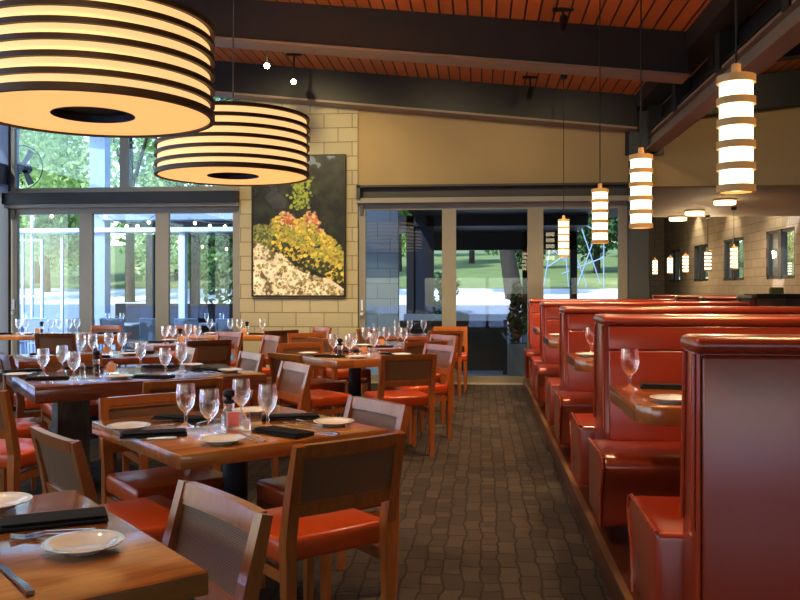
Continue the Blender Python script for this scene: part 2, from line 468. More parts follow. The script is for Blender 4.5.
# end wall: block pillar, plaster above the doors, column, plaster on the other side
struct(MB().b2(-3.47, -1.75, YB, YB+.3, 0, 4.4).build('wall_back', M['block']))
struct(MB().b2(-1.75, 2.2, YB+.02, YB+.3, 2.82, 4.3).build('wall_back', M['tan']))
struct(MB().b2(2.2, 6.4, YB, YB+.25, 2.77, 4.6).build('wall_back', M['tan']))
struct(MB().b2(-8, -6.98, YB, YB+.3, 0, 2.8).build('wall_back', M['column']))
struct(MB().b2(-8, -6.98, YB, YB+.3, 2.8, 4.9).build('wall_back', M['deepblue']))
c4o = struct(MB().b2(2.03, 2.28, YB-.14, YB+.2, 0, 4.2).build('trim_4', M['column']))
MB().b2(1.98, 2.5, YB-.04, YB-.012, 3.2, 4.3).build('head_plate', M['black'], c4o)
# headers
hd = struct(MB().b2(-6.99, -3.47, YB-.16, YB+.2, 2.60, 2.76).build('trim_5', M['black']))
MB().b2(-6.99, -3.47, YB-.05, YB+.2, 2.76, 2.80).build('sill_cap', M['doorframe'], hd)
MB().b2(-6.99, -3.47, YB-.1, YB+.12, 2.55, 2.60).build('door_track', M['doorframe'], hd)
hd = struct(MB().b2(-1.75, 2.03, YB-.02, YB+.2, 2.64, 2.82).build('trim_6', M['header']))
MB().b2(-1.75, 2.03, YB-.12, YB-.02, 2.79, 2.82).b2(-1.75, -1.70, YB-.12, YB-.02, 2.62, 2.82).build('header_lip', M['header'], hd)
MB().b2(-1.75, 2.03, YB-.1, YB+.12, 2.57, 2.64).build('door_track', M['doorframe'], hd)
# thresholds
struct(MB().b2(-6.99, -3.47, YB-.12, YB+.3, -.08, .03).build('trim_7', M['doorframe']))
t8 = struct(MB().b2(-1.75, 2.03, YB-.02, YB+.3, -.08, .035).build('trim_8', M['soffit']))
MB().b2(-1.75, 2.03, YB-.06, YB-.02, 0, .02).build('metal_strip', M['steel'], t8)

def glazed(name, x0, x1, z0, z1, y=YB+.03, st=.1, rail=.09, frame='doorframe', handle=0, dep=.07):
    f = MB()
    f.b2(x0, x0+st, y, y+dep, z0, z1).b2(x1-st, x1, y, y+dep, z0, z1).b2(x0+st, x1-st, y, y+dep, z1-rail, z1).b2(x0+st, x1-st, y, y+dep, z0, z0+rail)
    o = struct(f.build(name, M[frame]))
    MB().b2(x0+st-.005, x1-st+.005, y+.03, y+.036, z0+rail-.005, z1-rail+.005).build('pane', M['pane'], o)
    if handle:
        hx = x0+st/2 if handle > 0 else x1-st/2
        MB().b2(hx-.015, hx+.015, y-.015, y, 1.05, 1.2).b2(hx-.02, hx+.02, y-.05, y-.015, .98, 1.02).build('handle', M['whitesteel'], o)
        MB().b2(hx-.03, hx+.02, y-.02, y, z1-.16, z1-.02).build('hinge', M['steel'], o)
    return o
# left set: jamb, three leaves, clerestory above
glazed('door_1', -6.96, -5.80, .03, 2.55, handle=1)
glazed('door_2', -5.80, -4.64, .03, 2.55)
glazed('door_3', -4.64, -3.48, .03, 2.55)
glazed('door_4', -1.74, -.45, .035, 2.57, handle=1)
glazed('door_5', -.45, .75, .035, 2.57)
glazed('door_6', .75, 2.02, .035, 2.57, st=.12)
glazed('window_1', -6.96, -5.22, 2.80, 4.75, st=.06, rail=.05)
glazed('window_2', -5.22, -3.47, 2.80, 4.6, st=.06, rail=.05)
# left wall: glazed between posts; wall behind the camera with wide windows
struct(MB().b2(-7.2, -7.0, -3.5, YB, 0, .12).build('wall_left', M['column']))
struct(MB().b2(-7.2, -7.0, -3.5, YB, 2.9, 3.2).b2(-7.2, -7.0, -3.5, YB, 4.5, 5.1).build('wall_left', M['column']))
k = 3
for i in range(8):
    y0 = -3.4+i*1.9
    fr = MB().b2(-7.12, -7.0, y0, y0+.12, .12, 2.9).b2(-7.12, -7.0, y0+1.8, y0+1.9, .12, 2.9).b2(-7.12, -7.0, y0, y0+1.9, 3.2, 3.26)
    w = struct(fr.build('window_%d' % k, M['doorframe'])); k += 1
    MB().b2(-7.07, -7.064, y0+.1, y0+1.82, .12, 2.9).build('pane', M['pane'], w)
    MB().b2(-7.07, -7.064, y0+.02, y0+1.88, 3.2, 4.5).build('upper_pane', M['pane'], w)
struct(MB().b2(-7.2, 6.65, -3.7, -3.5, 0, .1).b2(-7.2, 6.65, -3.7, -3.5, 1.7, 5.1).build('wall_behind', M['tan']))
for x0, x1 in ((-7.2, -6.5), (-2.6, -1.9), (2.3, 2.8), (6.2, 6.65)):
    struct(MB().b2(x0, x1, -3.7, -3.5, .1, 1.7).build('wall_behind', M['tan']))
for x0, x1 in ((-6.5, -2.6), (-1.9, 2.3), (2.8, 6.2)):
    w = struct(MB().b2(x0, x0+.08, -3.62, -3.5, .1, 1.7).b2(x1-.08, x1, -3.62, -3.5, .1, 1.7).b2((x0+x1)/2-.05, (x0+x1)/2+.05, -3.62, -3.5, .1, 1.7).build('window_%d' % k, M['doorframe'])); k += 1
    MB().b2(x0+.08, x1-.08, -3.58, -3.575, .1, 1.7).build('pane', M['pane'], w)
# side dining room to the right: soffit, block walls with windows
struct(MB().b2(2.25, 6.4, YB+.25, 17.2, 2.77, 2.95).build('ceiling', M['soffit']))
struct(MB().prism([(2.95, 17.2), (6.6, 17.2), (6.6, 30), (5.0, 30)], 3.9, 4.0, 'z').build('ceiling', M['soffit']))
struct(MB().prism([(2.17, YB+.2), (2.29, YB+.2), (5.1, 30), (4.95, 30)], 0, 4.0, 'z').build('wall_side', M['blockgrey']))
struct(MB().b2(4.9, 6.5, 29.7, 30, 0, 4.0).build('wall_far', M['blockgreyx']))
XR = 6.22
wins = [(27.4, 28.9), (24.1, 25.7), (20.9, 22.6), (17.6, 19.3), (14.3, 16.0)]
wl = MB().b2(XR, XR+.25, -3.5, 30, 0, 1.56).b2(XR, XR+.25, -3.5, 30, 2.60, 4.9)
ed = sorted(sum([list(w) for w in wins], []) + [-3.5, 30])
for a, b in zip(ed[::2], ed[1::2]): wl.b2(XR, XR+.25, a, b, 1.56, 2.60)
struct(wl.build('wall_right', M['blockgrey']))
for a, b in wins:
    md = (a+b)/2
    w = MB().b2(XR+.02, XR+.12, a, a+.09, 1.56, 2.6).b2(XR+.02, XR+.12, b-.09, b, 1.56, 2.6).b2(XR-.01, XR+.12, md-.09, md+.09, 1.56, 2.6).b2(XR+.02, XR+.12, a, b, 2.53, 2.6).b2(XR+.02, XR+.12, a, b, 1.56, 1.63)
    w = struct(w.build('window_%d' % k, M['header'])); k += 1
    MB().b2(XR+.06, XR+.066, a+.08, b-.08, 1.62, 2.54).build('pane', M['pane'], w)

# raised booth platform
pf = struct(MB().b2(.60, 3.0, .4, YB-.15, 0, .13).build('trim_9', M['platform']))
MB().b2(.575, .60, .4, YB-.15, .0, .122).build('riser', M['platform'], pf)
MB().b2(.572, .602, .4, YB-.15, .122, .134).build('edge_strip', M['strip'], pf)
struct(MB().b2(3.5, 6.2, 13.75, 19.5, 0, .13).build('trim_10', M['platform']))

# ------------------------------------------------------------------ booths
def bench_seat(par, L, ys, sgn):
    """seat growing from the back at y=ys towards sgn; open end at x=0"""
    pr = [(0, .10), (-.43, .10), (-.45, .27), (-.50, .345), (-.525, .395), (-.505, .44), (-.45, .457), (0, .445)]
    pr = [(ys+sgn*-1*p[0]*1.0 if sgn > 0 else ys+p[0], p[1]) for p in pr]
    s = MB().prism(pr, -.085, L, 'x', bevel=.024, seg=4).build('seat', M['booth'], par, True)
    path = [(-.083, y, z) for y, z in pr[1:]]
    MB().tube(path, .008, 6).build('seat_piping', M['boothpipe'], s, True)

def make_booth(label, y, L, T, near, far, grp, x=.65, z=.13, detail=True, name='dining_booth'):
    o = thing(name, label, 'booth', (x, y, z), 0, grp)
    y0 = -.40 if near else .04; y1 = T+.40 if far else T-.04
    MB().b2(.10, L-.02, y0, y1, 0, .10).build('plinth', M['plinth'], o)
    body = [(0, .10 if near or far else 0), (T, .10), (T, .48), (T-.05, 1.05), (.05 if near else .0, 1.05), (0, .48)] if near else [(0, .0), (T, .0), (T, .48), (T-.03, 1.05), (.0, 1.05)]
    bk = MB().prism(body, 0, L, 'x', bevel=.012, seg=2).build('backrest', M['booth'], o, True)
    ya = .035 if near else -.012
    MB().b2(-.012, L+.01, ya-.022, T-ya+.022 if near else T+.0, 1.04, 1.093, bevel=.024, seg=4).build('top_roll', M['booth'], o, True)
    if near:
        bench_seat(o, L, 0, -1)
        up = MB().prism([(.04, .914), (.055, 1.038), (.020, 1.036), (.0065, .915)], .022, L-.03, 'x', bevel=.005, seg=3).build('upper_cushion', M['booth'], o, True)
        MB().prism([(.03, .44), (.05, .911), (.006, .909), (-.042, .445)], .022, L-.03, 'x', bevel=.007, seg=3).build('lower_cushion', M['booth'], o, True)
    else:
        MB().b2(.016, L-.02, -.012, .02, .03, 1.036, bevel=.012, seg=3).build('rear_panel', M['booth'], o, True)
        MB().tube([(.008, -.004, .02), (.008, -.004, 1.04)], .007, 6).build('panel_piping', M['boothpipe'], o, True)
    if far:
        bench_seat(o, L, T, 1)
        MB().prism([(T-.05, .50), (T-.07, 1.02), (T-.02, 1.01), (T+.03, .51)], .05, L-.03, 'x', bevel=.012, seg=2).build('far_cushion', M['booth'], o, True)
    if detail:
        for ya_, yb_ in ((.012, .06 if near else .012), (T-.012, T-.05)):
            MB().tube([(-.004, ya_, .5), (-.004, yb_, 1.04)], .007, 6).build('end_piping', M['boothpipe'], bk, True)
    return o
G1 = 'red booths along the aisle platform'
make_booth('nearest red vinyl booth, seen from its plain flat back', 2.66, 2.1, .17, False, True, G1)
make_booth('second red booth back from the camera, behind the table with a lone goblet', 4.56, 2.1, .40, True, True, G1)
make_booth('third red booth back from the camera, behind the small table with a plate', 6.68, 2.1, .42, True, True, G1)
make_booth('fourth red booth back from the camera, its end showing a bright lit edge', 9.02, 2.1, .42, True, True, G1)
make_booth('last red booth of the aisle, in front of the glass doors', 11.25, 1.85, .42, True, False, G1)
G2 = 'small red booths in the side dining room'
for i, (y, lb) in enumerate(((14.3, 'red booth beside the dark bar counter in the side room'), (16.1, 'middle red booth of the side room, two back from the bar counter'), (18.2, 'farthest red booth of the side room, nearest the grey column'))):
    make_booth(lb, y, 1.8, .3, True, True, G2, x=3.62, detail=False)

def booth_table(label, x0, x1, y0, y1):
    zt = .89
    o = thing('booth_table', label, 'table', ((x0+x1)/2, (y0+y1)/2, .13), 0, 'booth tables')
    hx, hy = (x1-x0)/2, (y1-y0)/2
    c = .11
    poly = [(-hx, hy-.03), (-hx, -hy+c+.02)] + [(-hx+c-c*math.cos(a), -hy+c-c*math.sin(a)) for a in [PI/12*k for k in range(1, 6)]] + [(-hx+c, -hy), (hx, -hy), (hx, hy), (-hx+.03, hy)]
    MB().prism(poly, zt-.13-.075, zt-.13, 'z', bevel=.006).build('tabletop', M['boothtop'], o, True, angle=30)
    MB().lathe([(0, .02), (.05, .02), (.05, zt-.13-.075), (0, zt-.13-.075)], n=16).build('pole', M['pole'], o, True)
    MB().lathe([(0, 0), (.2, 0), (.2, .012), (.05, .03), (0, .03)], n=24).build('base', M['pole'], o, True)
    return o
booth_table('booth table with a lone goblet and black napkin, nearest the camera', .63, 2.35, 3.50, 4.30)
booth_table('booth table with a single plate, behind the second booth back', .63, 2.35, 5.70, 6.45)
booth_table('booth table farther down the aisle, behind the third booth back', .63, 2.35, 7.95, 8.8)
booth_table('last booth table, almost hidden before the end booth', .65, 2.3, 10.1, 10.85)

# ------------------------------------------------------------------ dining chairs
def make_chair(label, wd='chair', name='dining_chair'):
    o = thing(name, label, 'chair')
    w = M[wd]
    MB().b2(-.235, .235, -.20, .225, .405, .495, bevel=.022, seg=3).build('seat', M['vinyl'], o, True)
    for s in (-1, 1):
        x = s*.215
        MB().bar([(x, -.225, 0), (x, -.225, .40), (x, -.222, .50), (x, -.258, .68), (x, -.298, .838)], [.03, .042, .044, .040, .036], [.032, .05, .05, .04, .030]).build('leg', w, o)
        MB().bar([(s*.21, .205, 0), (s*.21, .20, .41)], [.028, .040], [.028, .04]).build('leg', w, o)
        MB().b2(x-.012, x+.012, -.2, .18, .345, .385).build('side_stretcher', w, o)
    def crv(z0, z1, th, yo, hw=.195):
        m = MB(); t = bmesh.new(); n = 10; rows = []
        for i in range(n+1):
            u = -1+2*i/n; xx = u*hw
            bow = -.010*(1-u*u)
            yb = lambda z: -.222-(z-.5)*.233+bow
            rows.append([t.verts.new((xx, yb(z0)-th/2+yo, z0)), t.verts.new((xx, yb(z0)+th/2+yo, z0)), t.verts.new((xx, yb(z1)+th/2+yo, z1)), t.verts.new((xx, yb(z1)-th/2+yo, z1))])
        for a, b in zip(rows, rows[1:]):
            for i in range(4): t.faces.new((a[i], a[(i+1) % 4], b[(i+1) % 4], b[i]))
        t.faces.new(rows[0][::-1]); t.faces.new(rows[-1])
        bmesh.ops.recalc_face_normals(t, faces=t.faces[:]); m._add(t); return m
    crv(.798, .838, .03, .0, .2).build('top_rail', w, o, True)
    crv(.58, .622, .026, 0).build('lower_rail', w, o, True)
    cn = crv(.61, .80, .006, 0).build('cane_panel', M['cane'], o, True)
    fr = crv(.784, .797, .016, .004); fr2 = crv(.62, .63, .016, .004)
    fr.build('cane_trim', w, cn, True); fr2.build('cane_trim', w, cn, True)
    return o
CH = {}
def chair(mx, my, face, label, grp, wd='chair'):
    """mx,my: middle of the top rail; face: heading in degrees"""
    f = rad(face)
    if wd not in CH: CH[wd] = Proto(make_chair(label, wd))
    return CH[wd].put((mx+.29*math.cos(f), my+.29*math.sin(f), 0), f-PI/2, label, grp)
gA = 'chairs around the black-pedestal square table'
chair(-.46, 2.98, 133, 'orange-seated chair with open cane back, standing alone in front of the square table', gA)
chair(-.49, 3.98, 222, 'chair right of the square table, its cane back facing the camera beside a white plate', gA)
chair(-1.655, 4.09, -48, 'chair tucked behind the far left corner of the square table, pink sheen on its seat', gA)
chair(-1.55, 2.98, 46, 'chair left of the square table, its back turned to the nearest table', gA)
chair(-.665, 2.115, 224, 'nearest chair, only its cane back showing beside the table cut by the frame', 'chair at the nearest table')
gC = 'chairs around the long communal table'
chair(-1.72, 4.80, 127, 'chair at the near long side of the communal table, right behind the square table', gC)
chair(-1.30, 5.90, 218, 'pale-backed chair at the right end of the communal table, next to its corner', gC)
chair(-1.885, 6.85, 218, 'pale low-looking chair back just beyond the plates of the communal table', gC)
chair(-2.67, 4.23, 80, 'chair at the left edge of the photo with orange seat and tall stile', gC)
chair(-3.28, 5.03, 38, 'chair under the left end of the communal table with a bluish seat', gC)
chair(-3.25, 6.50, -52, 'chair behind the communal table, only its white-lit seat showing below', gC)
gD = 'chairs around the window-side square table'
chair(-.575, 6.78, 113, 'chair with its back to the aisle, nearest of the middle group by the glass doors', gD)
chair(-1.58, 6.76, 46, 'chair with long side view, orange seat, left of the middle square table', gD)
chair(-1.74, 8.12, -55, 'chair behind the middle square table, only its top rail visible past the plates', gD)
chair(-.38, 7.95, 220, 'pale chair back at the right corner of the middle square table', gD)
gE = 'chairs around the second table by the glass doors'
chair(-.55, 8.48, 118, 'second chair along the aisle from the camera, red-brown, by the glass doors', gE)
chair(-.42, 9.62, 222, 'chair with bright white inner back, close to the glass doors', gE)
chair(-1.72, 8.95, 40, 'chair rail peeking left of the second table by the glass doors', gE)
gJ = 'chairs around the table against the glass doors'
chair(-.44, 10.60, 115, 'last chair along the aisle, standing against the glass doors', gJ)
chair(-.42, 11.72, -90, 'chair pushed against the glass doors, only its top rail visible', gJ)
chair(-1.45, 10.8, 40, 'chair left of the table against the glass doors, mostly hidden by goblets', gJ)
gF = 'chairs around the table beyond the communal table'
chair(-2.62, 7.40, 218, 'pale chair back between the communal table and the brown chair, low', gF)
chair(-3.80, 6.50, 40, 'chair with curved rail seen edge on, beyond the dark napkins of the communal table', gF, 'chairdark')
gI = 'chairs around the table below the middle of the left doors'
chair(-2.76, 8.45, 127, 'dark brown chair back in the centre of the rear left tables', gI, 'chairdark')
chair(-2.32, 9.30, 217, 'white-lit chair back right of the dark brown chair', gI)
chair(-3.02, 10.02, 235, 'grey-looking chair back beyond the four goblets under the left doors', gI)
gH = 'chairs around the table below the picture'
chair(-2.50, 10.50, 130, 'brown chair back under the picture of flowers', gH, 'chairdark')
chair(-2.15, 11.38, 220, 'light chair behind the brown one, below the right edge of the picture', gH)
chair(-2.05, 9.90, -60, 'orange chair rail below the picture, right of the brown chair', gH)
gG = 'chairs around the far left table'
chair(-4.98, 9.55, 95, 'dark brown chair back at the far left, in front of the far left table', gG, 'chairdark')
chair(-5.3, 11.62, -90, 'orange chair rail beyond the far left table, by the first glass door', gG)
chair(-4.2, 11.55, -90, 'orange chair rail below the middle glass door of the left set', gG)
chair(-6.3, 10.1, 60, 'chair at the extreme left in front of the far left table', gG)

# ------------------------------------------------------------------ tables
def table(name, label, cx, cy, ang, lx, ly, th, mat, peds=((0, 0),), h=.75, wood_post=False):
    o = thing(name, label, 'table', (cx, cy, 0), rad(ang))
    MB().b2(-lx/2, lx/2, -ly/2, ly/2, h-th, h, bevel=.005, seg=2).build('tabletop', M[mat], o, True, angle=30)
    for (px, py) in peds:
        if wood_post:
            MB().b2(px-.105, px+.105, py-.105, py+.105, 0, h-th).build('post', M['oldwood'], o)
        else:
            MB().lathe([(0, .02), (.057, .02), (.057, h-th), (0, h-th)], (px, py, 0), 20).build('pole', M['pole'], o, True)
            MB().lathe([(0, 0), (.1, 0), (.1, .012), (.06, .03), (0, .03)], (px, py, 0), 28).build('base', M['pole'], o, True)
    return o
def on(cx, cy, ang, u, v):
    a = rad(ang); return (cx+u*math.cos(a)-v*math.sin(a), cy+u*math.sin(a)+v*math.cos(a))
TA = (-1.107, 3.76, 43); TB = (-1.27, 1.835, 43); TC = (-2.46, 5.94, 37.5); TD = (-1.16, 7.79, 40); TE = (-.98, 9.12, 40)
TF = (-3.56, 7.52, 33); TI = (-3.42, 9.42, 40); TG = (-5.75, 10.95, 3); TH = (-3.25, 11.2, 5); TJ = (-.85, 11.22, 5)
table('dining_table', 'square honey wood table on one black pedestal, in the middle', *TA, .96, 1.02, .058, 'honey')
table('dining_table', 'honey wood table cut off by the bottom left corner of the photo', *TB, .96, .96, .052, 'honey')
table('communal_table', 'long thick cherry wood communal table on grey timber posts', *TC, 1.56, 1.0, .106, 'cherry', ((-.47, 0), (.47, 0)), wood_post=True)
table('dining_table', 'square wood table in the middle group in front of the right glass doors', *TD, .925, .925, .07, 'honey')
table('dining_table', 'square wood table just behind the middle one, nearer the right glass doors', *TE, .925, .925, .06, 'cherry')
table('dining_table', 'cherry wood table directly beyond the communal table', *TF, 1.3, .9, .06, 'cherry')
table('dining_table', 'wood table with four goblets below the middle of the left doors', *TI, .925, .925, .06, 'cherry')
table('dining_table', 'far left wood table along the glass doors', *TG, 1.9, .8, .06, 'honey')
table('dining_table', 'wood table against the wall below the picture', *TH, 1.3, .75, .06, 'honey')
table('dining_table', 'wood table right against the right glass doors', *TJ, 1.0, .75, .06, 'cherry')

# ------------------------------------------------------------------ table settings
def make_goblet(label):
    o = thing('water_goblet', label, 'goblet')
    prof = [(0, .0), (.036, 0), (.0365, .003), (.024, .008), (.008, .018), (.0065, .03), (.0075, .042), (.0055, .055), (.009, .064), (.024, .078), (.036, .098), (.0425, .128), (.042, .155), (.0385, .192),
            (.0372, .192), (.0405, .155), (.041, .128), (.0345, .1), (.022, .081), (.008, .069), (0, .067)]
    MB().lathe(prof, n=24).build('glass_body', M['goblet'], o, True, angle=80)
    return o
goblets = Proto(make_goblet('g'))
def make_plate(label):
    o = thing('bread_plate', label, 'plate')
    MB().lathe([(0, .0), (.05, 0), (.053, .003), (.072, .012), (.092, .019), (.0935, .021), (.091, .0225), (.072, .0165), (.054, .0075), (0, .0065)], n=40).build('dish', M['china'], o, True, angle=80)
    return o
plates = Proto(make_plate('p'))
def make_napkin(label):
    o = thing('cloth_napkin', label, 'napkin')
    m = MB().box((0, 0, .005), (.27, .12, .009), bevel=.004, seg=3)
    m.box((.004, .006, .012), (.258, .105, .007), bevel=.003, seg=3, rz=.02)
    m.build('folded_cloth', M['napkin'], o, True)
    MB().prism([(-.126, -.056), (.124, -.052), (.122, .014), (-.129, .005)], .0152, .0185, 'z', bevel=.0015).build('top_fold', M['napkin'], o, True)
    return o
napkins = Proto(make_napkin('n'))
def make_fork(label):
    o = thing('table_fork', label, 'fork')
    h = MB().bar([(0, -.1, .004), (0, -.04, .007), (0, .02, .010), (0, .045, .006)], [.013, .007, .006, .02], [.0025]*4)
    h.build('handle', M['steel'], o, True)
    for k in range(4):
        x = -.0075+.005*k
        MB().bar([(x, .045, .006), (x, .065, .003), (x, .098, .009)], [.003, .003, .002], [.002]*3).build('tine', M['steel'], o)
    return o
forks = Proto(make_fork('f'))
def make_knife(label):
    o = thing('table_knife', label, 'knife')
    MB().bar([(0, -.115, .005), (0, -.06, .0065), (0, .0, .005)], [.017, .014, .010], [.008, .008, .006]).build('handle', M['steel'], o, True)
    MB().prism([(-.006, 0), (.006, 0), (.009, .07), (.006, .105), (-.006, .112)], .0035, .0055, 'z').build('blade', M['steel'], o)
    return o
knives = Proto(make_knife('k'))

def rows(proto, pts, kind, where, grp, z=.751, rz=None):
    order = sorted(range(len(pts)), key=lambda i: across(pts[i][0], pts[i][1]))
    for r, i in enumerate(order):
        p = pts[i]
        a = p[2] if len(p) > 2 else (rz if rz is not None else 0)
        one = kind[:-1]
        lb = ('%s %s from the left on %s' % (ORD[r], one, where)) if len(pts) > 1 else ('the only %s on %s' % (one, where))
        proto.put((p[0], p[1], z), rad(a), lb, grp)
wA, wB, wC = 'the square black-pedestal table', 'the table cut by the photo corner', 'the long communal table'
wD, wE, wF = 'the middle table before the right doors', 'the second table before the right doors', 'the cherry table beyond the communal table'
wI, wG, wH, wJ = 'the table below the left doors', 'the far left table', 'the table below the picture', 'the table against the right doors'
rows(goblets, [(-1.31, 3.68), (-1.14, 3.49), (-.94, 3.69), (-1.12, 3.90)], 'clear goblets', wA, 'goblets on the square table')
rows(goblets, [(-3.07, 5.72), (-3.10, 6.05), (-2.73, 5.49), (-2.65, 6.42), (-2.24, 5.87), (-2.23, 6.17)], 'clear goblets', wC, 'goblets on the communal table')
rows(goblets, [(-3.66, 7.50), (-3.55, 7.50), (-3.54, 7.82), (-3.40, 7.80)], 'clear goblets', wF, 'goblets on the cherry table')
rows(goblets, [(-3.53, 9.25), (-3.51, 9.43), (-3.46, 9.80), (-3.24, 9.49)], 'clear goblets', wI, 'goblets below the left doors')
rows(goblets, [(-6.31, 11.10), (-6.21, 11.10), (-5.88, 11.15), (-5.76, 11.15), (-5.66, 11.25), (-5.55, 11.25)], 'clear goblets', wG, 'goblets on the far left table')
rows(goblets, [(-3.70, 11.35), (-3.43, 11.4), (-3.30, 11.4), (-2.98, 11.4)], 'clear goblets', wH, 'goblets below the picture')
rows(goblets, [(-1.36, 7.77), (-1.18, 7.58), (-1.2, 7.88), (-1.01, 7.97)], 'clear goblets', wD, 'goblets on the middle table')
rows(goblets, [(-1.24, 9.1), (-1.14, 9.25), (-1.02, 9.15), (-.92, 9.35), (-.82, 9.05)], 'clear goblets', wE, 'goblets on the second table')
rows(goblets, [(-1.12, 11.3), (-.95, 11.35), (-.76, 11.3)], 'clear goblets', wJ, 'goblets by the right doors')
rows(plates, [(-1.53, 3.58), (-1.03, 3.31), (-.66, 3.79), (-1.13, 4.10)], 'white bread plates', wA, 'plates on the square table')
rows(plates, [(-.935, 1.93), (-1.36, 2.28)], 'white bread plates', wB, 'plates on the nearest table')
rows(plates, [(-3.22, 5.66), (-2.46, 5.60), (-2.27, 6.50), (-1.84, 6.12)], 'white bread plates', wC, 'plates on the communal table')
rows(plates, [(-1.60, 7.77), (-1.08, 7.42), (-.72, 7.72)], 'white bread plates', wD, 'plates on the middle table')
rows(plates, [(-1.24, 8.93), (-.66, 9.05)], 'white bread plates', wE, 'plates on the second table')
rows(plates, [(-3.86, 7.2), (-3.22, 7.55)], 'white bread plates', wF, 'plates on the cherry table')
rows(plates, [(-2.74, 11.3), (-3.6, 11.1)], 'white bread plates', wH, 'plates below the picture')
rows(plates, [(-3.15, 9.3), (-3.62, 9.62)], 'white bread plates', wI, 'plates below the left doors')
rows(plates, [(-6.0, 10.8), (-5.25, 10.85)], 'white bread plates', wG, 'plates on the far left table')
rows(plates, [(-.62, 11.12)], 'white bread plates', wJ, 'plates by the right doors')
rows(napkins, [(-1.37, 3.46, 22), (-.84, 3.55, -35), (-1.40, 3.88, -20), (-.90, 3.97, 15)], 'folded black napkins', wA, 'napkins on the square table')
rows(napkins, [(-1.125, 2.15, 28), (-1.09, 1.53, 50)], 'folded black napkins', wB, 'napkins on the nearest table')
rows(napkins, [(-2.93, 5.52, 20), (-3.37, 5.98, 40), (-2.25, 5.68, -10), (-2.05, 6.24, -35), (-2.49, 6.42, 0), (-3.03, 6.25, 5)], 'folded black napkins', wC, 'napkins on the communal table')
rows(napkins, [(-1.36, 7.55, -20), (-.79, 7.90, 30), (-1.28, 8.13, 40)], 'folded black napkins', wD, 'napkins on the middle table')
rows(napkins, [(-1.05, 8.85, 0), (-.72, 9.28, 10)], 'folded black napkins', wE, 'napkins on the second table')
rows(napkins, [(-3.25, 7.85, 10), (-3.42, 7.25, 30), (-4.0, 7.5, 0)], 'folded black napkins', wF, 'napkins on the cherry table')
rows(napkins, [(-3.62, 9.35, 5), (-3.1, 9.55, 0)], 'folded black napkins', wI, 'napkins below the left doors')
rows(napkins, [(-5.05, 11.15, 0), (-6.45, 10.9, 0)], 'folded black napkins', wG, 'napkins on the far left table')
rows(napkins, [(-2.95, 11.12, 0)], 'folded black napkins', wH, 'napkins below the picture')
# cutlery that shows
for p, a, lb in (((-1.07, 2.043), 117, 'steel fork whose tines point at the black napkin, left one beside the nearest plate'), ((-1.055, 2.018), 113, 'steel fork beside the nearest white plate, the one closer to it'),
                 ((-.955, 3.40), 40, 'steel fork between the front plate and the napkin on the square table'), ((-.925, 3.425), 38, 'second steel fork next to the front napkin on the square table'),
                 ((-.80, 3.78), 75, 'steel fork lying by the right rear napkin on the square table'), ((-.76, 3.86), 70, 'second steel fork by the right rear napkin on the square table'),
                 ((-1.50, 3.80), 110, 'steel fork near the left rear napkin on the square table')):
    forks.put((p[0], p[1], .751), rad(a), lb, 'steel forks')
for p, a, lb in (((-.985, 1.716), 45, 'large steel knife at the bottom left edge of the photo'), ((-.70, 3.60), 62, 'steel knife with its handle past the front napkin, right side of the square table'),
                 ((-1.355, 3.355), 112, 'steel knife under the front left napkin of the square table'), ((-1.235, 3.845), -20, 'steel knife near the left rear napkin of the square table'), ((-.70, 3.95), 60, 'steel knife by the right rear napkin of the square table')):
    knives.put((p[0], p[1], .751), rad(a), lb, 'steel knives')
# forks and knives on the communal table
for i, (p, a) in enumerate((((-2.60, 5.42), 60), ((-2.08, 5.85), 110), ((-1.95, 6.05), 60))):
    forks.put((p[0], p[1], .751), rad(a), '%s from the left of the steel forks on the long communal table' % ORD[i], 'steel forks')

# napkin under knife etc. handled; caddies, mills
def make_caddy(label):
    o = thing('sugar_caddy', label, 'caddy')
    m = MB()
    for s in (-1, 1):
        m.b2(s*.042-.003, s*.042+.003, -.03, .03, 0, .062).b2(-.045, .045, s*.03-.003, s*.03+.003, 0, .062)
    m.b2(-.045, .045, -.033, .033, 0, .005)
    m.build('clear_holder', M['goblet'], o)
    return o
caddies = Proto(make_caddy('c'))
def make_mill(label):
    o = thing('pepper_mill', label, 'pepper mill')
    MB().lathe([(0, 0), (.026, 0), (.027, .006), (.024, .02), (.024, .085), (.026, .095), (0, .096)], n=20).build('clear_body', M['goblet'], o, True)
    MB().lathe([(0, .005), (.018, .005), (.018, .055), (0, .056)], n=14).build('peppercorn_fill', M['bark'], o, True)
    MB().lathe([(0, .096), (.024, .096), (.025, .108), (.013, .116), (.012, .120), (.024, .128), (.028, .140), (.024, .153), (.012, .160), (0, .161)], n=20).build('black_cap', M['black'], o, True)
    return o
mills = Proto(make_mill('m'))
def make_shaker(label):
    o = thing('salt_shaker', label, 'salt shaker')
    MB().lathe([(0, 0), (.02, 0), (.021, .01), (.018, .055), (0, .056)], n=16).build('glass_jar', M['goblet'], o, True)
    MB().lathe([(0, .056), (.019, .056), (.019, .068), (.012, .076), (0, .078)], n=16).build('steel_cap', M['steel'], o, True)
    return o
shakers = Proto(make_shaker('s'))
caddies.put((-1.09, 3.66, .751), rad(30), 'clear sugar caddy with pink and blue packets on the square table', 'sugar caddies')
mills.put((-1.14, 3.77, .751), 0, 'black-capped pepper mill behind the goblets on the square table', 'pepper mills')
shakers.put((-1.02, 3.63, .751), 0, 'small glass salt shaker beside the sugar caddy on the square table', 'salt shakers')
def packet(x, y, z, a, mat, lb):
    o = MB().box((0, 0, .036), (.05, .006, .062), bevel=.002).build('sugar_packet', M[mat])
    o.location = (x, y, z); o.rotation_euler = (rad(-8), 0, rad(a)); tag(o, lb, 'sugar packet', 'sugar packets in caddies')
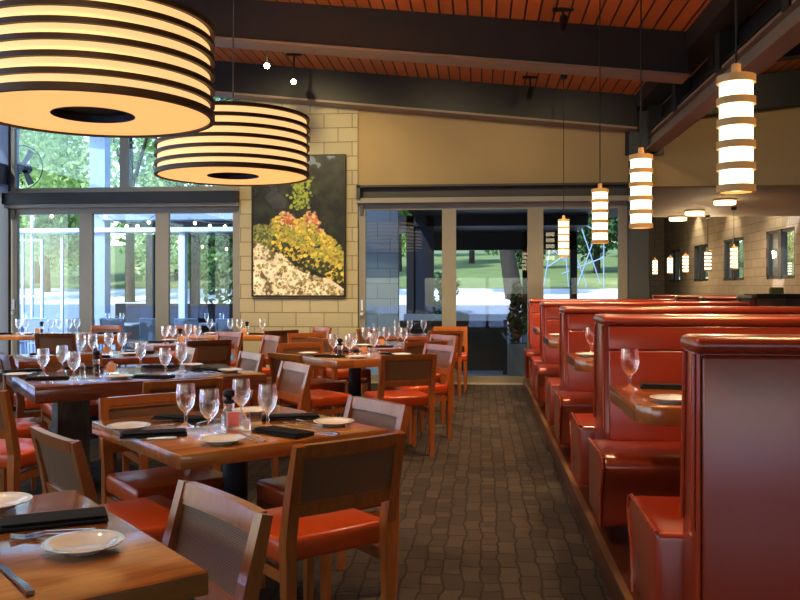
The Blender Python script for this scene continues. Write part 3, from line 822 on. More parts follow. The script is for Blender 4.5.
for i, (mt, nm) in enumerate((('pink', 'pink'), ('pink', 'pink'), ('white', 'white'), ('blue', 'blue'), ('blue', 'blue'))):
    dx = -.022+.011*i; a = rad(30)
    packet(-1.09-dx*math.sin(a)*.9, 3.66+dx*math.cos(a)*.9, .757, 30, mt, '%s sugar packet, %s from the front in the square table caddy' % (nm, ORD[i]))
for (x, y, wh) in ((-2.66, 5.92, wC), (-3.47, 7.62, wF), (-3.36, 9.30, wI), (-5.98, 11.0, wG), (-3.2, 11.3, wH), (-1.08, 7.84, wD), (-1.05, 9.0, wE)):
    caddies.put((x, y, .751), rad(25), 'clear sugar caddy on ' + wh, 'sugar caddies')
    for i, mt in enumerate(('peach', 'white')):
        packet(x, y-.012+.024*i, .757, 25, mt, '%s sugar packet in the caddy on %s' % (('orange', 'white')[i], wh))
for (x, y, wh) in ((-2.82, 6.02, wC), (-3.60, 7.66, wF), (-3.42, 9.42, wI), (-5.99, 11.12, wG), (-3.2, 11.42, wH), (-1.28, 7.66, wD), (-1.0, 11.2, wJ)):
    mills.put((x, y, .751), 0, 'black-capped pepper mill on ' + wh, 'pepper mills')
shakers.put((-2.72, 6.05, .751), 0, 'glass salt shaker beside the pepper mill on the long communal table', 'salt shakers')
shakers.put((-2.88, 5.92, .751), 0, 'glass salt shaker left of the caddy on the long communal table', 'salt shakers')

# booth table settings
goblets.put((.70, 4.10, .891), 0, 'large clear goblet standing alone on the nearest booth table', 'goblets in the booths')
napkins.put((.90, 4.19, .891), rad(-8), 'folded black napkin behind the goblet on the nearest booth table', 'napkins in the booths')
plates.put((.80, 3.66, .891), 0, 'white plate at the front of the nearest booth table', 'plates in the booths')
plates.put((.75, 6.05, .891), 0, 'white plate at the corner of the second booth table', 'plates in the booths')
goblets.put((.80, 6.30, .891), 0, 'goblet on the second booth table, half hidden by the booth back', 'goblets in the booths')
plates.put((.76, 8.55, .891), 0, 'white plate on the third booth table', 'plates in the booths')
for i, (x, y) in enumerate(((3.9, 17.2), (4.2, 15.3), (4.2, 13.95))):
    pass

# ------------------------------------------------------------------ lamps
def drum_lamp(label, x, y, z):
    o = thing('drum_pendant', label, 'pendant lamp', (x, y, z), 0, 'large banded drum lamps')
    R, Hh = .595, .47; n = 7
    MB().lathe([(R-.02, .012), (R-.012, .012), (R-.012, Hh), (R-.02, Hh)], n=96, closed=True).build('lit_shade', M['shade'], o, True)
    for i in range(n):
        zc = .0+i*(Hh-.02)/(n-1)
        hh = .036 if i == 0 else .026
        MB().lathe([(R-.012, zc), (R+.012, zc), (R+.012, zc+hh), (R-.012, zc+hh)], n=96, closed=True).build('bronze_ring', M['ring'], o, True, angle=30)
    MB().lathe([(.20, .010), (R-.012, .010), (R-.012, .016), (.20, .016)], n=96, closed=True).build('bottom_diffuser', M['shadebot'], o, True)
    MB().lathe([(.0, .05), (.197, .05), (.205, .008), (.20, .008), (.195, .045), (0, .045)], n=64).build('centre_disc', M['black'], o, True)
    zt = roofz(x)-z-.02
    MB().tube([(0, 0, .05), (0, 0, zt-.04)], .006, 8).build('cord', M['black'], o)
    sp = MB()
    for a in (0, PI/2): sp.box((0, 0, Hh-.02), (2*R-.03, .012, .008), rz=a)
    sp.build('top_spider', M['black'], o)
    MB().lathe([(0, zt-.06), (.06, zt-.06), (.06, zt), (0, zt)], n=24).build('canopy', M['black'], o, True)
    return o
def bulb_in(x, y, z):
    l = bpy.data.lights.new('drum_bulb', 'POINT'); l.energy = 55; l.color = (1, .68, .34); l.shadow_soft_size = .08
    o = bpy.data.objects.new('drum_bulb', l); COL.objects.link(o); o.location = (x, y, z)
bulb_in(-1.97, 4.17, 2.62); bulb_in(-1.97, 6.63, 2.63)
drum_lamp('large lit drum lamp with dark bands, nearest, cut by the photo corner', -1.97, 4.17, 2.243)
drum_lamp('smaller looking lit drum lamp with dark bands, in front of the picture', -1.97, 6.63, 2.255)

def tube_lamp(label, x, y, z0, z1, top, grp, r=.066, mat='tube', nm='cylinder_pendant'):
    o = thing(nm, label, 'pendant lamp', (x, y, z0), 0, grp)
    h = z1-z0
    MB().lathe([(0, .012), (r, .012), (r, h-.012), (0, h-.012)], n=32).build('lit_tube', M[mat], o, True, angle=30)
    for i in range(6):
        zc = i*(h-.03)/5
        MB().lathe([(r-.004, zc), (r*1.17, zc), (r*1.17, zc+.03), (r-.004, zc+.03)], n=32, closed=True).build('glowing_tan_ring', M['tubering'], o, True, angle=30)
    MB().lathe([(0, h-.012), (r, h-.012), (r, h+.004), (.02, h+.012), (.018, h+.05), (0, h+.05)], n=24).build('cap', M['tubering'], o, True)
    MB().tube([(0, 0, h+.04), (0, 0, top-z0-.03)], .0045, 6).build('cord', M['black'], o)
    MB().lathe([(0, top-z0-.05), (.045, top-z0-.05), (.045, top-z0), (0, top-z0)], n=20).build('canopy', M['black'], o, True)
    return o
gp = 'banded cylinder lamps over the booths'
for i, (y, lb) in enumerate(((3.63, 'largest lit cylinder lamp, hanging over the nearest booth'), (5.73, 'lit cylinder lamp second from the nearest, level with the diagonal beam'), (7.67, 'third lit cylinder lamp over the booths, before the dark column'), (11.0, 'smallest lit cylinder lamp of the booth row, against the glass door'))):
    tube_lamp(lb, 1.05, y, 1.765, 2.245, roofz(1.05)+.0, gp)
for i, y in enumerate((15.2, 16.9, 18.7, 20.2, 21.9, 23.6)):
    tube_lamp('%s lit cylinder lamp from the right in the side dining room row' % ORD[i], 4.36, y, 1.70, 2.08, 2.77 if y < 17.2 else 3.9, 'cylinder lamps in the side dining room', r=.06, mat='tubefar')
for i, (y, lb) in enumerate(((13.8, 'nearest flat round ceiling lamp under the soffit'), (15.7, 'middle flat round ceiling lamp under the soffit'), (17.0, 'farthest flat round ceiling lamp at the edge of the soffit'))):
    o = thing('ceiling_lamp', lb, 'ceiling lamp', (3.82, y, 2.77), 0, 'flat ceiling lamps under the soffit')
    MB().lathe([(0, -.09), (.15, -.09), (.165, -.08), (.165, -.03), (0, -.03)], n=32).build('lit_diffuser', M['flatlamp'], o, True, angle=30)
    MB().lathe([(0, -.03), (.175, -.03), (.175, 0), (0, 0)], n=32).build('rim', M['tubering'], o, True)

def track_spot(label, x, y, z, tx, ty, tz, lit=True):
    o = thing('track_spotlight', label, 'spotlight', (x, y, z), 0, 'track spotlights under the roof')
    d = (Vector((tx, ty, tz))-Vector((x, y, z))).normalized()
    e = d*.12
    MB().tube([-d*.06, e], .038, 14).build('can', M['black'], o, True)
    MB().tube([e, e+d*.006], .033, 14).build('lens', M['spot'] if lit else M['black'], o)
    MB().tube([(0, 0, 0), (0, 0, roofz(x)-z)], .012, 8).build('stem', M['black'], o)
    MB().b2(-.10, .10, -.02, .02, roofz(x)-z-.03, roofz(x)-z).build('track', M['black'], o)
track_spot('bright track spotlight, upper of the two shining below the beam', -2.58, 10.1, 4.08, -1.2, 4.0, 1.4)
track_spot('bright track spotlight, lower of the two shining below the beam', -2.45, 11.0, 4.10, -1.2, 4.0, 1.4)
track_spot('unlit dark track spotlight on the boards above the far doors', .64, 11.2, 3.93, -.5, 9, 0, False)
track_spot('unlit dark track spotlight on the boards near the top of the photo', .80, 8.45, 3.98, 0, 7, 0, False)

def light(kind, name, loc, power, color, size=.1, target=None, angle=90, blend=.7):
    l = bpy.data.lights.new(name, kind); l.energy = power; l.color = color
    if kind == 'AREA': l.size = size
    elif kind == 'SPOT': l.shadow_soft_size = size; l.spot_size = rad(angle); l.spot_blend = blend
    elif kind == 'POINT': l.shadow_soft_size = size
    o = bpy.data.objects.new(name, l); COL.objects.link(o); o.location = loc
    if target:
        o.rotation_euler = (Vector(target)-Vector(loc)).to_track_quat('-Z', 'Y').to_euler()
    return o
W1 = (1.0, .74, .44)
for x, y in ((-4.2, 2.0), (-1.4, 2.2), (.4, 2.0), (-4.4, 6.8), (-1.5, 6.6), (.6, 6.4), (1.5, 4.2), (-3.0, 4.2)):
    light('SPOT', 'fill_spot', (x, y, roofz(x)-.25), 150, W1, .06, (x, y+.4, 0), 100)  # added unseen spots without fixtures, to brighten the room
for x in (-5.2, -3.4, -1.3, .5, 1.5):
    light('SPOT', 'fill_spot', (x, 9.35, roofz(x)-.3), 150, W1, .06, (x, 10.2, 0), 105)  # more added fill, hidden behind the roof beam
for y in (3.2, 5.2, 7.3, 9.6):
    light('SPOT', 'booth_fill', (1.75, y, 3.7), 120, (1.0, .56, .22), .05, (1.5, y+.6, 1), 80)  # added unseen spots that put orange light on the booth tops
# wall washers on the end wall
for x, p in ((-2.6, 170), (-.6, 60), (1.2, 40)):
    light('SPOT', 'wall_washer', (x, 9.4, roofz(x)-.3), p, (1.0, .80, .45), .06, (x, YB, 2.2), 95)
light('SPOT', 'wall_washer', (3.4, 9.4, 3.9), 45, (1.0, .8, .45), .06, (3.6, YB, 3.2), 95)
# side room
for y in (15.0, 18.4, 21.6, 25.0):
    light('SPOT', 'side_washer', (5.6, y, 2.7 if y < 17 else 3.8), 70, (1.0, .82, .56), .05, (6.4, y+.3, 2.0), 80)
for y in (14.5, 19.5, 24):
    light('SPOT', 'side_down_fill', (4.6, y, 2.72 if y < 17 else 3.8), 170, W1, .08, (4.6, y, 0), 120)  # added unseen downlights to brighten the side room

for y in (13.8, 15.7, 17.0): light('POINT', 'flat_lamp_glow', (3.82, y, 2.45), 5, (1, .76, .45), .12)
for y in (17.5, 21.0, 24.5, 28): light('POINT', 'side_fill', (4.5, y, 2.3), 26, (1, .80, .52), .1)  # added fill points, apart from the pendants, to lift the far wall
# ------------------------------------------------------------------ picture on the pillar
def make_picture():
    W, Hh = 1.34, 2.0; nx, nz = 134, 200
    o = thing('framed_picture', 'tall picture of yellow flowering shrubs over pale rock, on the block wall', 'picture', (-2.60, YB-.001, 1.26))
    img = np.zeros((nz, nx, 3))
    zz, xx = np.mgrid[0:nz, 0:nx]; u = xx/nx; v = zz/nz
    base = np.array([.022, .025, .012])
    for j in range(nz):
        for i in range(nx):
            p = Vector((i*.06, j*.06, 0)); n = noise.fractal(p, 1, 2, 4); n2 = noise.fractal(p*.35+Vector((9, 4, 2)), 1, 2, 3)
            c = base*(1+1.2*max(-.5, n))
            uu, vv = i/nx, j/nz
            if vv > .72 and uu > .3:                                    # dim trees and sky gaps
                f = max(0, min(1, (n2+.15)*2)); c = c*(1-f) + np.array([.05, .075, .022])*(1+n)*f
            if vv > .80 and n+n2 > .35-.5*(vv-.8): c = np.array([.17, .20, .26])*(1+.4*n)
            if uu < .45 and vv > .62 and n2 > .1: c = c + np.array([.03, .028, .045])
            rockline = .42-.40*uu+.03*n2+.05*math.sin(uu*9)
            if vv < rockline:
                c = np.array([.84, .77, .57])*(1+.35*n+.15*n2)
                if n < -.28: c = np.array([.16, .12, .05])
            img[j, i] = c
    def dab(cx, cz, r, col):
        x0, x1 = max(0, int((cx-r)*nx)), min(nx, int((cx+r)*nx)+2); z0, z1 = max(0, int((cz-r*.67)*nz)), min(nz, int((cz+r*.67)*nz)+2)
        for j in range(z0, z1):
            for i in range(x0, x1):
                if ((i/nx-cx)/r)**2+((j/nz-cz)/(r*.67))**2 < 1: img[j, i] = col
    R = random.Random(3)
    def top(u): return (.50 if u < .2 else .57+.03*math.sin(u*22)) - max(0, u-.68)*.95
    for k in range(1900):
        a = R.random(); t = top(a); lo = .36-.33*a+.04
        b = lo+(t-lo)*R.random()
        if b < .1: continue
        q = R.random(); sh = .45+.75*R.random()
        if a < .22: col = (.36, .36, .10) if q > .45 else (.10, .14, .03)
        elif b > t-.09 and .3 < a < .78: col = ((.62, .19, .05) if q > .4 else (.75, .52, .30)) if (.28 < a < .45 or .58 < a < .74) else (.78, .60, .12)
        elif b < lo+.10 and q < .6: col = (.06, .08, .018)
        else: col = (.76, .58, .10) if q > .5 else (.40, .42, .07)
        dab(a, b, .010+.012*R.random(), np.array(col)*sh)
    for k in range(150):
        a = .53+.075*R.gauss(0, .7); b = .62+.22*R.random()
        dab(a, b, .011+.008*R.random(), np.array((.38, .44, .05) if R.random() > .4 else (.14, .2, .03)))
    for k in range(420):
        a = R.random(); b = R.random()*(.40-.38*a)
        dab(a, b, .008+.01*R.random(), np.array((.70, .62, .40) if R.random() > .5 else (.34, .28, .08))*(.6+.6*R.random()))
    verts = [(-W/2+W*i/(nx-1), -.041, Hh*j/(nz-1)) for j in range(nz) for i in range(nx)]
    faces = [(j*nx+i, j*nx+i+1, (j+1)*nx+i+1, (j+1)*nx+i) for j in range(nz-1) for i in range(nx-1)]
    me = bpy.data.meshes.new('canvas'); me.from_pydata(verts, [], faces)
    at = me.color_attributes.new('paint', 'FLOAT_COLOR', 'POINT')
    flatc = np.concatenate([img.reshape(-1, 3), np.ones((nx*nz, 1))], 1).astype(np.float32).ravel()
    at.data.foreach_set('color', np.clip(flatc, 0, 1))
    me.materials.append(M['paint'])
    c = bpy.data.objects.new('canvas', me); COL.objects.link(c); c.parent = o
    f = MB()
    for s in (-1, 1): f.b2(s*W/2-.012, s*W/2+.012, -.05, 0, -.012, Hh+.012)
    f.b2(-W/2, W/2, -.05, 0, -.014, .006).b2(-W/2, W/2, -.05, 0, Hh-.006, Hh+.014).b2(-W/2, W/2, -.035, 0, 0, Hh)
    f.build('thin_frame', M['frame'], o)
make_picture()

# ------------------------------------------------------------------ side room furniture
o = thing('bar_counter', 'dark bar counter with wooden front in the side room', 'counter', (4.05, 13.0, 0))
MB().b2(0, 2.12, 0, .6, 1.22, 1.285, bevel=.01).build('countertop', M['counter'], o)
MB().b2(.03, .3, .08, .55, 0, 1.22).b2(1.0, 1.1, .08, .55, 0, 1.22).b2(2.02, 2.12, .08, .55, 0, 1.22).b2(.3, 1.0, .45, .55, 0, 1.22).b2(1.1, 2.02, .12, .55, 0, 1.22).build('front_panel', M['cherry'], o)
MB().b2(.3, 1.0, .1, .45, .9, .93).build('shelf', M['dark'], o)
o = thing('low_post', 'white capped half wall post between the side booths and the bar', 'post', (3.88, 13.2, 0))
MB().b2(0, .14, 0, .14, 0, 1.22).build('shaft', M['planter'], o); MB().b2(-.02, .16, -.02, .16, 1.22, 1.26).build('cap', M['whitepot'], o)
o = thing('menu_box', 'small olive green box standing on the dark bar counter', 'box', (4.42, 13.25, 1.286))
MB().b2(-.09, .09, -.05, .05, 0, .085, bevel=.006).build('body', M['green'], o); MB().b2(-.08, .08, -.03, .03, .085, .095).build('opening', M['dark'], o)
o = thing('napkin_dispenser', 'black napkin dispenser with white paper on the bar counter', 'dispenser', (4.92, 13.25, 1.286))
MB().b2(-.075, .075, -.05, .05, 0, .09, bevel=.012).build('body', M['black'], o); MB().b2(-.02, .05, -.056, -.048, .015, .07).build('white_paper', M['white'], o)

# ------------------------------------------------------------------ outdoors
def terr(y):
    pts = [(18.6, -.05), (21, .95), (25.5, 1.35), (27, 1.45), (40, 2.7), (70, 5)]
    for (a, za), (b, zb_) in zip(pts, pts[1:]):
        if a <= y <= b: return za+(zb_-za)*(y-a)/(b-a)
    return 5
def xr(y): return 2.12+.158*(y-12.2)
def strip(name, rows_, mat, xl=-60, right=None):
    t = bmesh.new(); pv_ = None
    for y, z in rows_:
        a = t.verts.new((xl, y, z)); b = t.verts.new(((xr(y) if right is None else right), y, z))
        if pv_: t.faces.new((pv_[0], pv_[1], b, a))
        pv_ = (a, b)
    m = MB(); m._add(t); return struct(m.build(name, M[mat]))
strip('ground', [(YB+.3, -.02), (18.6, -.02)], 'patio')
strip('ground', [(18.6, -.05), (21, .95)], 'patio')
strip('road', [(21, .95), (25.5, 1.35)], 'road')
strip('lawn', [(25.5, 1.35), (27, 1.45), (30.3, 1.75)], 'grass')
strip('lawn', [(30.3, 1.75), (40, 2.7), (70, 5)], 'grass', right=45)
struct(MB().b2(-40, -7.2, -40, YB+.3, -.12, -.02).b2(-7.2, 20, -40, -3.7, -.12, -.02).build('ground', M['bounceground']))
struct(MB().b2(6.9, 40, -20, 30.2, -.1, .5).build('ground', M['grass']))

def leaf_cloud(center, radii, n, size, seed):
    R = np.random.default_rng(seed)
    nc = 14
    cl = R.normal(size=(nc, 3)); cl /= np.linalg.norm(cl, axis=1)[:, None]; cl *= (.35+.6*R.random((nc, 1)))
    k = R.integers(0, nc, n)
    d = R.normal(size=(n, 3)); d /= np.linalg.norm(d, axis=1)[:, None]
    p = cl[k] + d*.42*R.random((n, 1))**.4
    p = p*np.array(radii)+np.array(center)
    a = R.normal(size=(n, 3)); a /= np.linalg.norm(a, axis=1)[:, None]
    b = np.cross(a, R.normal(size=(n, 3))); b /= np.linalg.norm(b, axis=1)[:, None]
    s = size*(.6+.8*R.random((n, 1)))
    v = np.stack([p-a*s, p+b*s*.5, p+a*s, p-b*s*.5], 1).reshape(-1, 3)
    f = np.arange(n*4).reshape(-1, 4)
    me = bpy.data.meshes.new('crown'); me.from_pydata(v.tolist(), [], f.tolist())
    return me
TREES = 0
def tree(label, x, y, h, r, mat, n=2600, size=.16, name='tree', z=None, trunk=.14, lean=0, base=.0):
    global TREES; TREES += 1
    z = terr(y) if z is None else z
    o = thing(name, label, 'tree' if name == 'tree' else 'shrub', (x, y, z), 0, 'trees and shrubs outside the glass')
    me = leaf_cloud((lean, 0, base+(h-base)*.55), (r, r*.9, (h-base)*.5), n, size, 100+TREES)
    me.materials.append(M[mat]); c = bpy.data.objects.new('crown', me); COL.objects.link(c); c.parent = o
    tr = MB().tube([(0, 0, -.1), (lean*.3, 0, h*.3), (lean*.8, 0, h*.6)], trunk, 10, trunk*.45)
    tr.tube([(lean*.4, 0, h*.36), (lean*.4+r*.4, .1, h*.65)], trunk*.45, 6, trunk*.2).tube([(lean*.4, 0, h*.36), (lean*.4-r*.4, -.1, h*.65)], trunk*.45, 6, trunk*.2)
    tr.build('trunk', M['bark'], o, True)
    return o
tree('bright leafy tree seen behind the fan in the upper window', -12.6, 21.2, 7.6, 1.7, 'leafa', 3000, .10)
tree('bright green tree right of the fan in the upper window', -9.2, 21.6, 7.8, 1.6, 'leafa', 3400, .10)
tree('dark tree behind the second upper window', -5.9, 21.0, 6.8, 1.5, 'leafc', 5200, .10)
tree('pale green tree filling the first left door', -15.2, 28.0, 6.4, 2.2, 'leafa', 4600, .13)
tree('mid green tree behind the second left door', -10.6, 29.0, 5.6, 2.0, 'leafb', 4600, .12)
tree('mid green tree behind the third left door', -6.4, 29.5, 5.4, 1.9, 'leafa', 4600, .12)
tree('low pale tree behind the slim posts of the first left door', -13.0, 24.4, 3.4, 1.5, 'leafa', 4200, .10, base=.5)
tree('low pale tree beside the wide pale post outside', -16.9, 24.2, 3.6, 1.5, 'leafa', 4000, .10, base=.5)
tree('low green bush tree behind the road, second left door', -8.4, 26.3, 2.9, 1.3, 'leafb', 3800, .09, base=.3)
tree('low green bush tree behind the road, third left door', -5.6, 26.6, 2.9, 1.3, 'leafb', 3800, .09, base=.3)
tree('dark green tree at the edge of the third left door', -3.2, 33, 6.5, 1.6, 'leafb', 4200, .12)
tree('dark trunked tree leaning behind the right doors', .9, 22.5, 5.2, 1.3, 'leafc', 3600, .11, trunk=.26, lean=-.9, base=2.3)
tree('distant green tree behind the right doors, left one', -3.4, 44, 5.0, 2.4, 'leafb', 3800, .14)
tree('distant dark tree behind the right doors, middle one', 2.4, 46, 6.5, 2.7, 'leafc', 3800, .15)
tree('distant green tree behind the last right door', 7.6, 42, 6.0, 2.4, 'leafb', 3800, .14)
tree('dark bushy tree behind the pale lattice frame', 4.3, 32.2, 4.6, 1.5, 'leafc', 4600, .11, base=-.1)
tree('dark green tree right of the one behind the lattice frame', 7.6, 34.0, 5.2, 1.6, 'leafc', 4600, .11, base=-.1)
tree('dark tree line piece far behind the middle right door', -.4, 37.5, 3.2, 1.7, 'leafb', 4200, .10, base=.3)
tree('rounded dark shrub beyond the last right door', 2.0, 34.4, 1.8, 1.2, 'leafc', 2000, .10, name='shrub', trunk=.05)
tree('low dark shrub before the lawn behind the right doors', -1.1, 19.9, 1.1, .6, 'leafc', 1500, .07, name='shrub', trunk=.04)
for i, (y, x, mt) in enumerate(((19, 13.0, 'leafa'), (25, 13.4, 'leafa'), (31, 13.2, 'leafa'), (38, 13.6, 'leafa'))):
    tree('%s leafy tree from the right outside the side room windows' % ORD[i], x, y, 5.5, 2.4, mt, 4600, .13, z=.5, base=-.4)

# pavilion of pale steel outside the left doors
pv = struct(MB().b2(-7.35, -7.05, 15.4, 15.65, 0, 4.65).build('trim_11', M['bluesteel']))
MB().b2(-10.5, -3.4, 15.35, 15.7, 2.42, 2.50).build('lower_beam', M['whitesteel'], pv)
MB().b2(-7.1, -3.4, 15.3, 15.75, 2.64, 2.84).build('upper_beam', M['bluesteel'], pv)
MB().prism([(-9.0, 4.6), (-3.4, 3.75), (-3.4, 4.0), (-9.0, 4.85)], 15.15, 15.39, 'y').build('roof_beam', M['bluesteel'], pv)
MB().b2(-5.62, -5.50, 15.4, 15.55, 0, 2.42).build('side_post', M['whitesteel'], pv)
for x, z1 in ((-8.5, 2.9), (-8.68, 2.42), (-8.3, 2.3), (-7.9, 2.3)):
    MB().b2(x-.022, x+.022, 15.4, 15.46, 0, z1).build('slim_post', M['whitesteel'], pv)
for z in (1.2, 2.26, .55): MB().b2(-9.3, -8.3, 15.4, 15.44, z, z+.035).build('slim_rail', M['whitesteel'], pv)
MB().b2(-9.2, -7.35, 15.42, 15.428, .05, 2.42).build('screen_pane', M['pane'], pv)
# dark patio roof beyond, on dark posts
pr_ = struct(MB().b2(-7.0, 2.0, 16.2, 18.4, 2.55, 2.75).build('trim_12', M['dark']))
for x in (-7.3, -6.3, -4.3):
    MB().b2(x-.09, x+.09, 18.2, 18.38, 0, 2.55).build('dark_post', M['dark'], pr_)
pr2 = struct(MB().b2(-1.3, 2.0, 13.0, 18.4, 2.75, 2.9).build('trim_13', M['dark']))
MB().b2(-1.6, 2.0, 18.2, 18.4, 2.18, 2.75).build('dark_beam', M['dark'], pr2)
for x in (-1.35, -.97): MB().b2(x-.07, x+.07, 16.2, 16.35, 0, 2.75).build('dark_post', M['dark'], pr2)
for x in (.95, 1.95): MB().b2(x-.07, x+.07, 18.2, 18.4, 0, 2.75).build('dark_post', M['dark'], pr2)
MB().b2(-1.28, -1.04, 16.24, 16.3, .3, 2.75).build('dark_infill', M['plinth'], pr2)
struct(MB().b2(-2.6, -1.30, 13.3, 13.5, 0, 2.75).build('wall_patio', M['blockblue']))
# low dark wall at the patio edge
o = struct(MB().b2(-8.2, -3.2, 18.45, 18.6, 0, 1.02).build('wall_garden', M['dark']))
# slatted dark fence outside the right doors
o = thing('slatted_fence', 'low dark slatted fence just outside the right glass doors', 'fence', (-1.45, 13.75, -.02))
m = MB().b2(0, 1.85, 0, .05, .78, .86).b2(0, 1.85, 0, .05, .06, .14)
for i in range(14): m.b2(.02+i*.131, .11+i*.131, .01, .035, .1, .8)
m.b2(0, 1.85, .036, .044, .1, .8)
m.build('slats', M['dark'], o)
for x in (0, .92, 1.8): MB().b2(x, x+.07, -.01, .06, 0, .88).build('post', M['dark'], o)
o = thing('blue_rail', 'pale blue painted rail behind the slatted fence outside', 'rail', (-1.3, 14.3, -.02))
MB().b2(0, 2.1, 0, .06, .82, .95).build('bar', M['whitesteel'], o)
for x in (.02, 2.0): MB().b2(x, x+.07, 0, .06, 0, .85).build('post', M['bluesteel'], o)
o = thing('patio_planter', 'grey box planter beside the fence outside the right doors', 'planter', (.42, 13.3, -.02))
MB().b2(0, .33, 0, .33, 0, .52, bevel=.01).build('box', M['planter'], o); MB().b2(.03, .3, .03, .3, .5, .525).build('soil', M['bark'], o)
me = leaf_cloud((.165, .165, .95), (.16, .16, .45), 500, .06, 77); me.materials.append(M['leafc'])
c = bpy.data.objects.new('plant', me); COL.objects.link(c); c.parent = o
MB().tube([(.165, .165, .5), (.165, .165, 1.0)], .02, 8).build('stem', M['bark'], o)
o = thing('blue_post', 'slim pale blue post outside between planter and last booth', 'post', (.83, 14.0, -.02))
MB().b2(0, .09, 0, .09, 0, 1.2).build('shaft', M['bluesteel'], o); MB().b2(-.05, .14, -.05, .14, .0, .012).build('foot', M['bluesteel'], o)
# lattice tower frame
o = thing('lattice_frame', 'pale steel lattice frame on the lawn behind the last right door', 'frame', (2.1, 26.2, terr(26.2)))
m = MB()
for a, b in (((-.2, 0, 0), (.2, 0, 2.4)), ((.55, 0, 0), (.35, 0, 2.4)), ((-.1, 0, .6), (.5, 0, 1.0)), ((0, 0, 1.2), (.45, 0, .8)), ((.8, 0, 0), (1.5, 0, 2.0)), ((1.5, 0, .1), (.9, 0, 1.9)), ((.2, 0, 2.3), (1.6, 0, 1.6)), ((1.1, 0, 0), (.35, 0, 2.2)), ((1.6, 0, 0), (1.6, 0, 2.3)), ((.35, 0, .4), (1.6, 0, .9))): m.tube([a, b], .02, 6)
m.build('lattice_tubes', M['bluesteel'], o)

# patio furniture
def make_patio_chair(label):
    o = thing('patio_chair', label, 'chair')
    MB().b2(-.23, .23, -.22, .22, .43, .455, bevel=.008).build('seat', M['bluemetal'], o)
    for s in (-1, 1):
        MB().tube([(s*.22, -.2, 0), (s*.22, -.21, .45), (s*.21, -.28, .87)], .014, 8).build('leg', M['bluesteel'], o)
        MB().tube([(s*.22, .2, 0), (s*.21, .2, .44)], .014, 8).build('leg', M['bluesteel'], o)
    b = MB().tube([(-.21, -.28, .87), (.21, -.28, .87)], .014, 8)
    b.build('top_bar', M['bluesteel'], o)
    MB().prism([(-.232, .5), (-.278, .85), (-.272, .85), (-.226, .5)], -.2, .2, 'x').build('backrest', M['bluemetal'], o)
    return o
pc = Proto(make_patio_chair('x'))
for i, (x, y, a) in enumerate(((-8.15, 14.05, 10), (-7.45, 14.05, -12), (-6.8, 14.05, 15), (-6.15, 14.05, -8), (-5.5, 14.05, 6), (-4.85, 14.05, -10), (-4.2, 14.05, 8), (-3.6, 14.1, -10))):
    pc.put((x, y, -.02), rad(a), '%s blue metal patio chair from the left outside the left doors' % ORD[i], 'blue metal patio chairs')
def make_patio_table(label):
    o = thing('patio_table', label, 'table')
    MB().b2(-.45, .45, -.4, .4, .71, .74, bevel=.006).build('tabletop', M['bluemetal'], o)
    MB().lathe([(0, .02), (.035, .02), (.035, .71), (0, .71)], n=14).build('pole', M['bluesteel'], o)
    MB().lathe([(0, 0), (.24, 0), (.24, .012), (.035, .03), (0, .03)], n=20).build('base', M['bluesteel'], o)
    return o
pt = Proto(make_patio_table('x'))
for i, (x, y) in enumerate(((-8.4, 15.0), (-6.6, 15.05), (-4.75, 15.25))):
    pt.put((x, y-.1, -.02), 0, '%s patio table from the left outside the left doors' % ORD[i], 'patio tables')
for i, (x, y) in enumerate(((-6.75, 14.85), (-6.5, 14.9), (-4.95, 15.0), (-4.7, 15.1), (-8.3, 14.8))):
    goblets.put((x, y, .721), 0, '%s goblet on the patio tables seen through the left doors' % ['second', 'third', 'fourth', 'fifth', 'first'][i], 'goblets outside')

# fan
o = thing('outdoor_fan', 'black three bladed fan outside the upper window', 'fan', (-7.55, 13.4, 3.36))
for k in range(3):
    a = rad(55+120*k)
    MB().prism([(.06, -.03), (.30, -.09), (.33, .02), (.07, .045)], -.006, .006, 'y').build('blade', M['pole'], o).rotation_euler = (rad(0), a, 0)
MB().tube([(0, -.1, 0), (0, .16, 0)], .085, 18).build('motor', M['pole'], o, True)
MB().tube([(.36*math.cos(t), -.02, .36*math.sin(t)) for t in [2*PI*i/40 for i in range(41)]], .008, 6).build('cage_ring', M['pole'], o)
MB().tube([(0, .16, 0), (-.2, .25, -.05), (-.62, .25, -.08)], .03, 8).build('arm', M['pole'], o)
MB().b2(-.72, -.6, .18, .32, -3.38, .6).build('mast', M['bluesteel'], o)

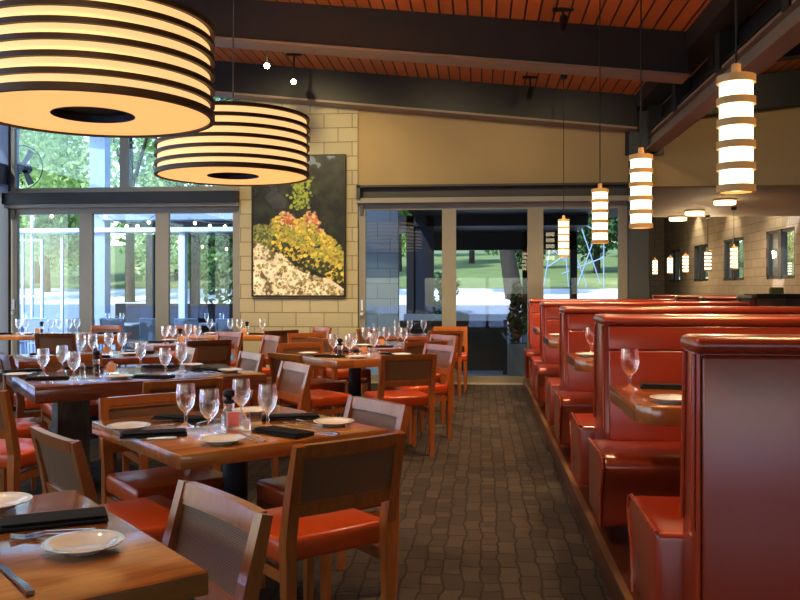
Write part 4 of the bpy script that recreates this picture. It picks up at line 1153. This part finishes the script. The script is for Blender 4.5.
# string lights
def sag(a, b, n, s):
    a, b = Vector(a), Vector(b); return [a.lerp(b, i/n)-Vector((0, 0, s*4*(i/n)*(1-i/n))) for i in range(n+1)]
sl = [sag((-9.2, 15.0, 2.72), (-7.1, 15.3, 3.0), 12, .12), sag((-7.0, 15.1, 2.82), (-5.4, 14.2, 2.78), 12, .28), sag((-5.2, 14.7, 2.62), (-3.4, 14.2, 2.75), 12, .18), sag((-6.8, 17.9, 2.5), (-3.6, 17.9, 2.45), 12, .22)]
nb = 0
for i, ptz in enumerate(sl):
    o = MB().tube(ptz, .006, 5).build('string_light_cord', M['black']); tag(o, '%s sagging cord of string lights from the left, outside the left doors' % ORD[i] if i < 3 else 'farthest sagging cord of string lights under the dark patio roof', 'light cord', 'string light cords')
    for j in range(1, 12, 2):
        p = ptz[j]
        b = MB().lathe([(0, -.09), (.02, -.08), (.03, -.06), (.024, -.04), (.012, -.028), (0, -.026)], n=12).build('light_bulb', M['bulb'], None, True, loc=p)
        tag(b, 'small glowing bulb, %s along the %s' % (ORD[(j-1)//2], ('leftmost light cord', 'cord in front of the pale post', 'cord across the third door', 'cord under the dark patio roof')[i]), 'light bulb', 'string light bulbs'); nb += 1

# ------------------------------------------------------------------ daylight
w = bpy.data.worlds.new('sky'); bpy.context.scene.world = w; w.use_nodes = True
nt = w.node_tree; bg = nt.nodes['Background']
sk = nt.nodes.new('ShaderNodeTexSky'); sk.sky_type = 'NISHITA'; sk.sun_disc = False
sk.sun_elevation = rad(48); sk.sun_rotation = rad(215); sk.air_density = 1.2; sk.dust_density = 1.0
nt.links.new(sk.outputs[0], bg.inputs['Color']); bg.inputs['Strength'].default_value = .32
s = bpy.data.lights.new('sun', 'SUN'); s.energy = 4.2; s.angle = rad(1); s.color = (1, .97, .93)
so = bpy.data.objects.new('sun', s); COL.objects.link(so); so.location = (-10, -10, 20)
so.rotation_euler = Vector((.45, .55, -.8)).to_track_quat('-Z', 'Y').to_euler()

sc = bpy.context.scene
sc.view_settings.view_transform = 'Standard'
sc.view_settings.look = 'None'
sc.view_settings.exposure = 0.66
sc.view_settings.gamma = 0.88
sc.cycles.use_denoising = True
sc.cycles.max_bounces = 8; sc.cycles.transparent_max_bounces = 24; sc.cycles.transmission_bounces = 8
sc.cycles.sample_clamp_indirect = 6
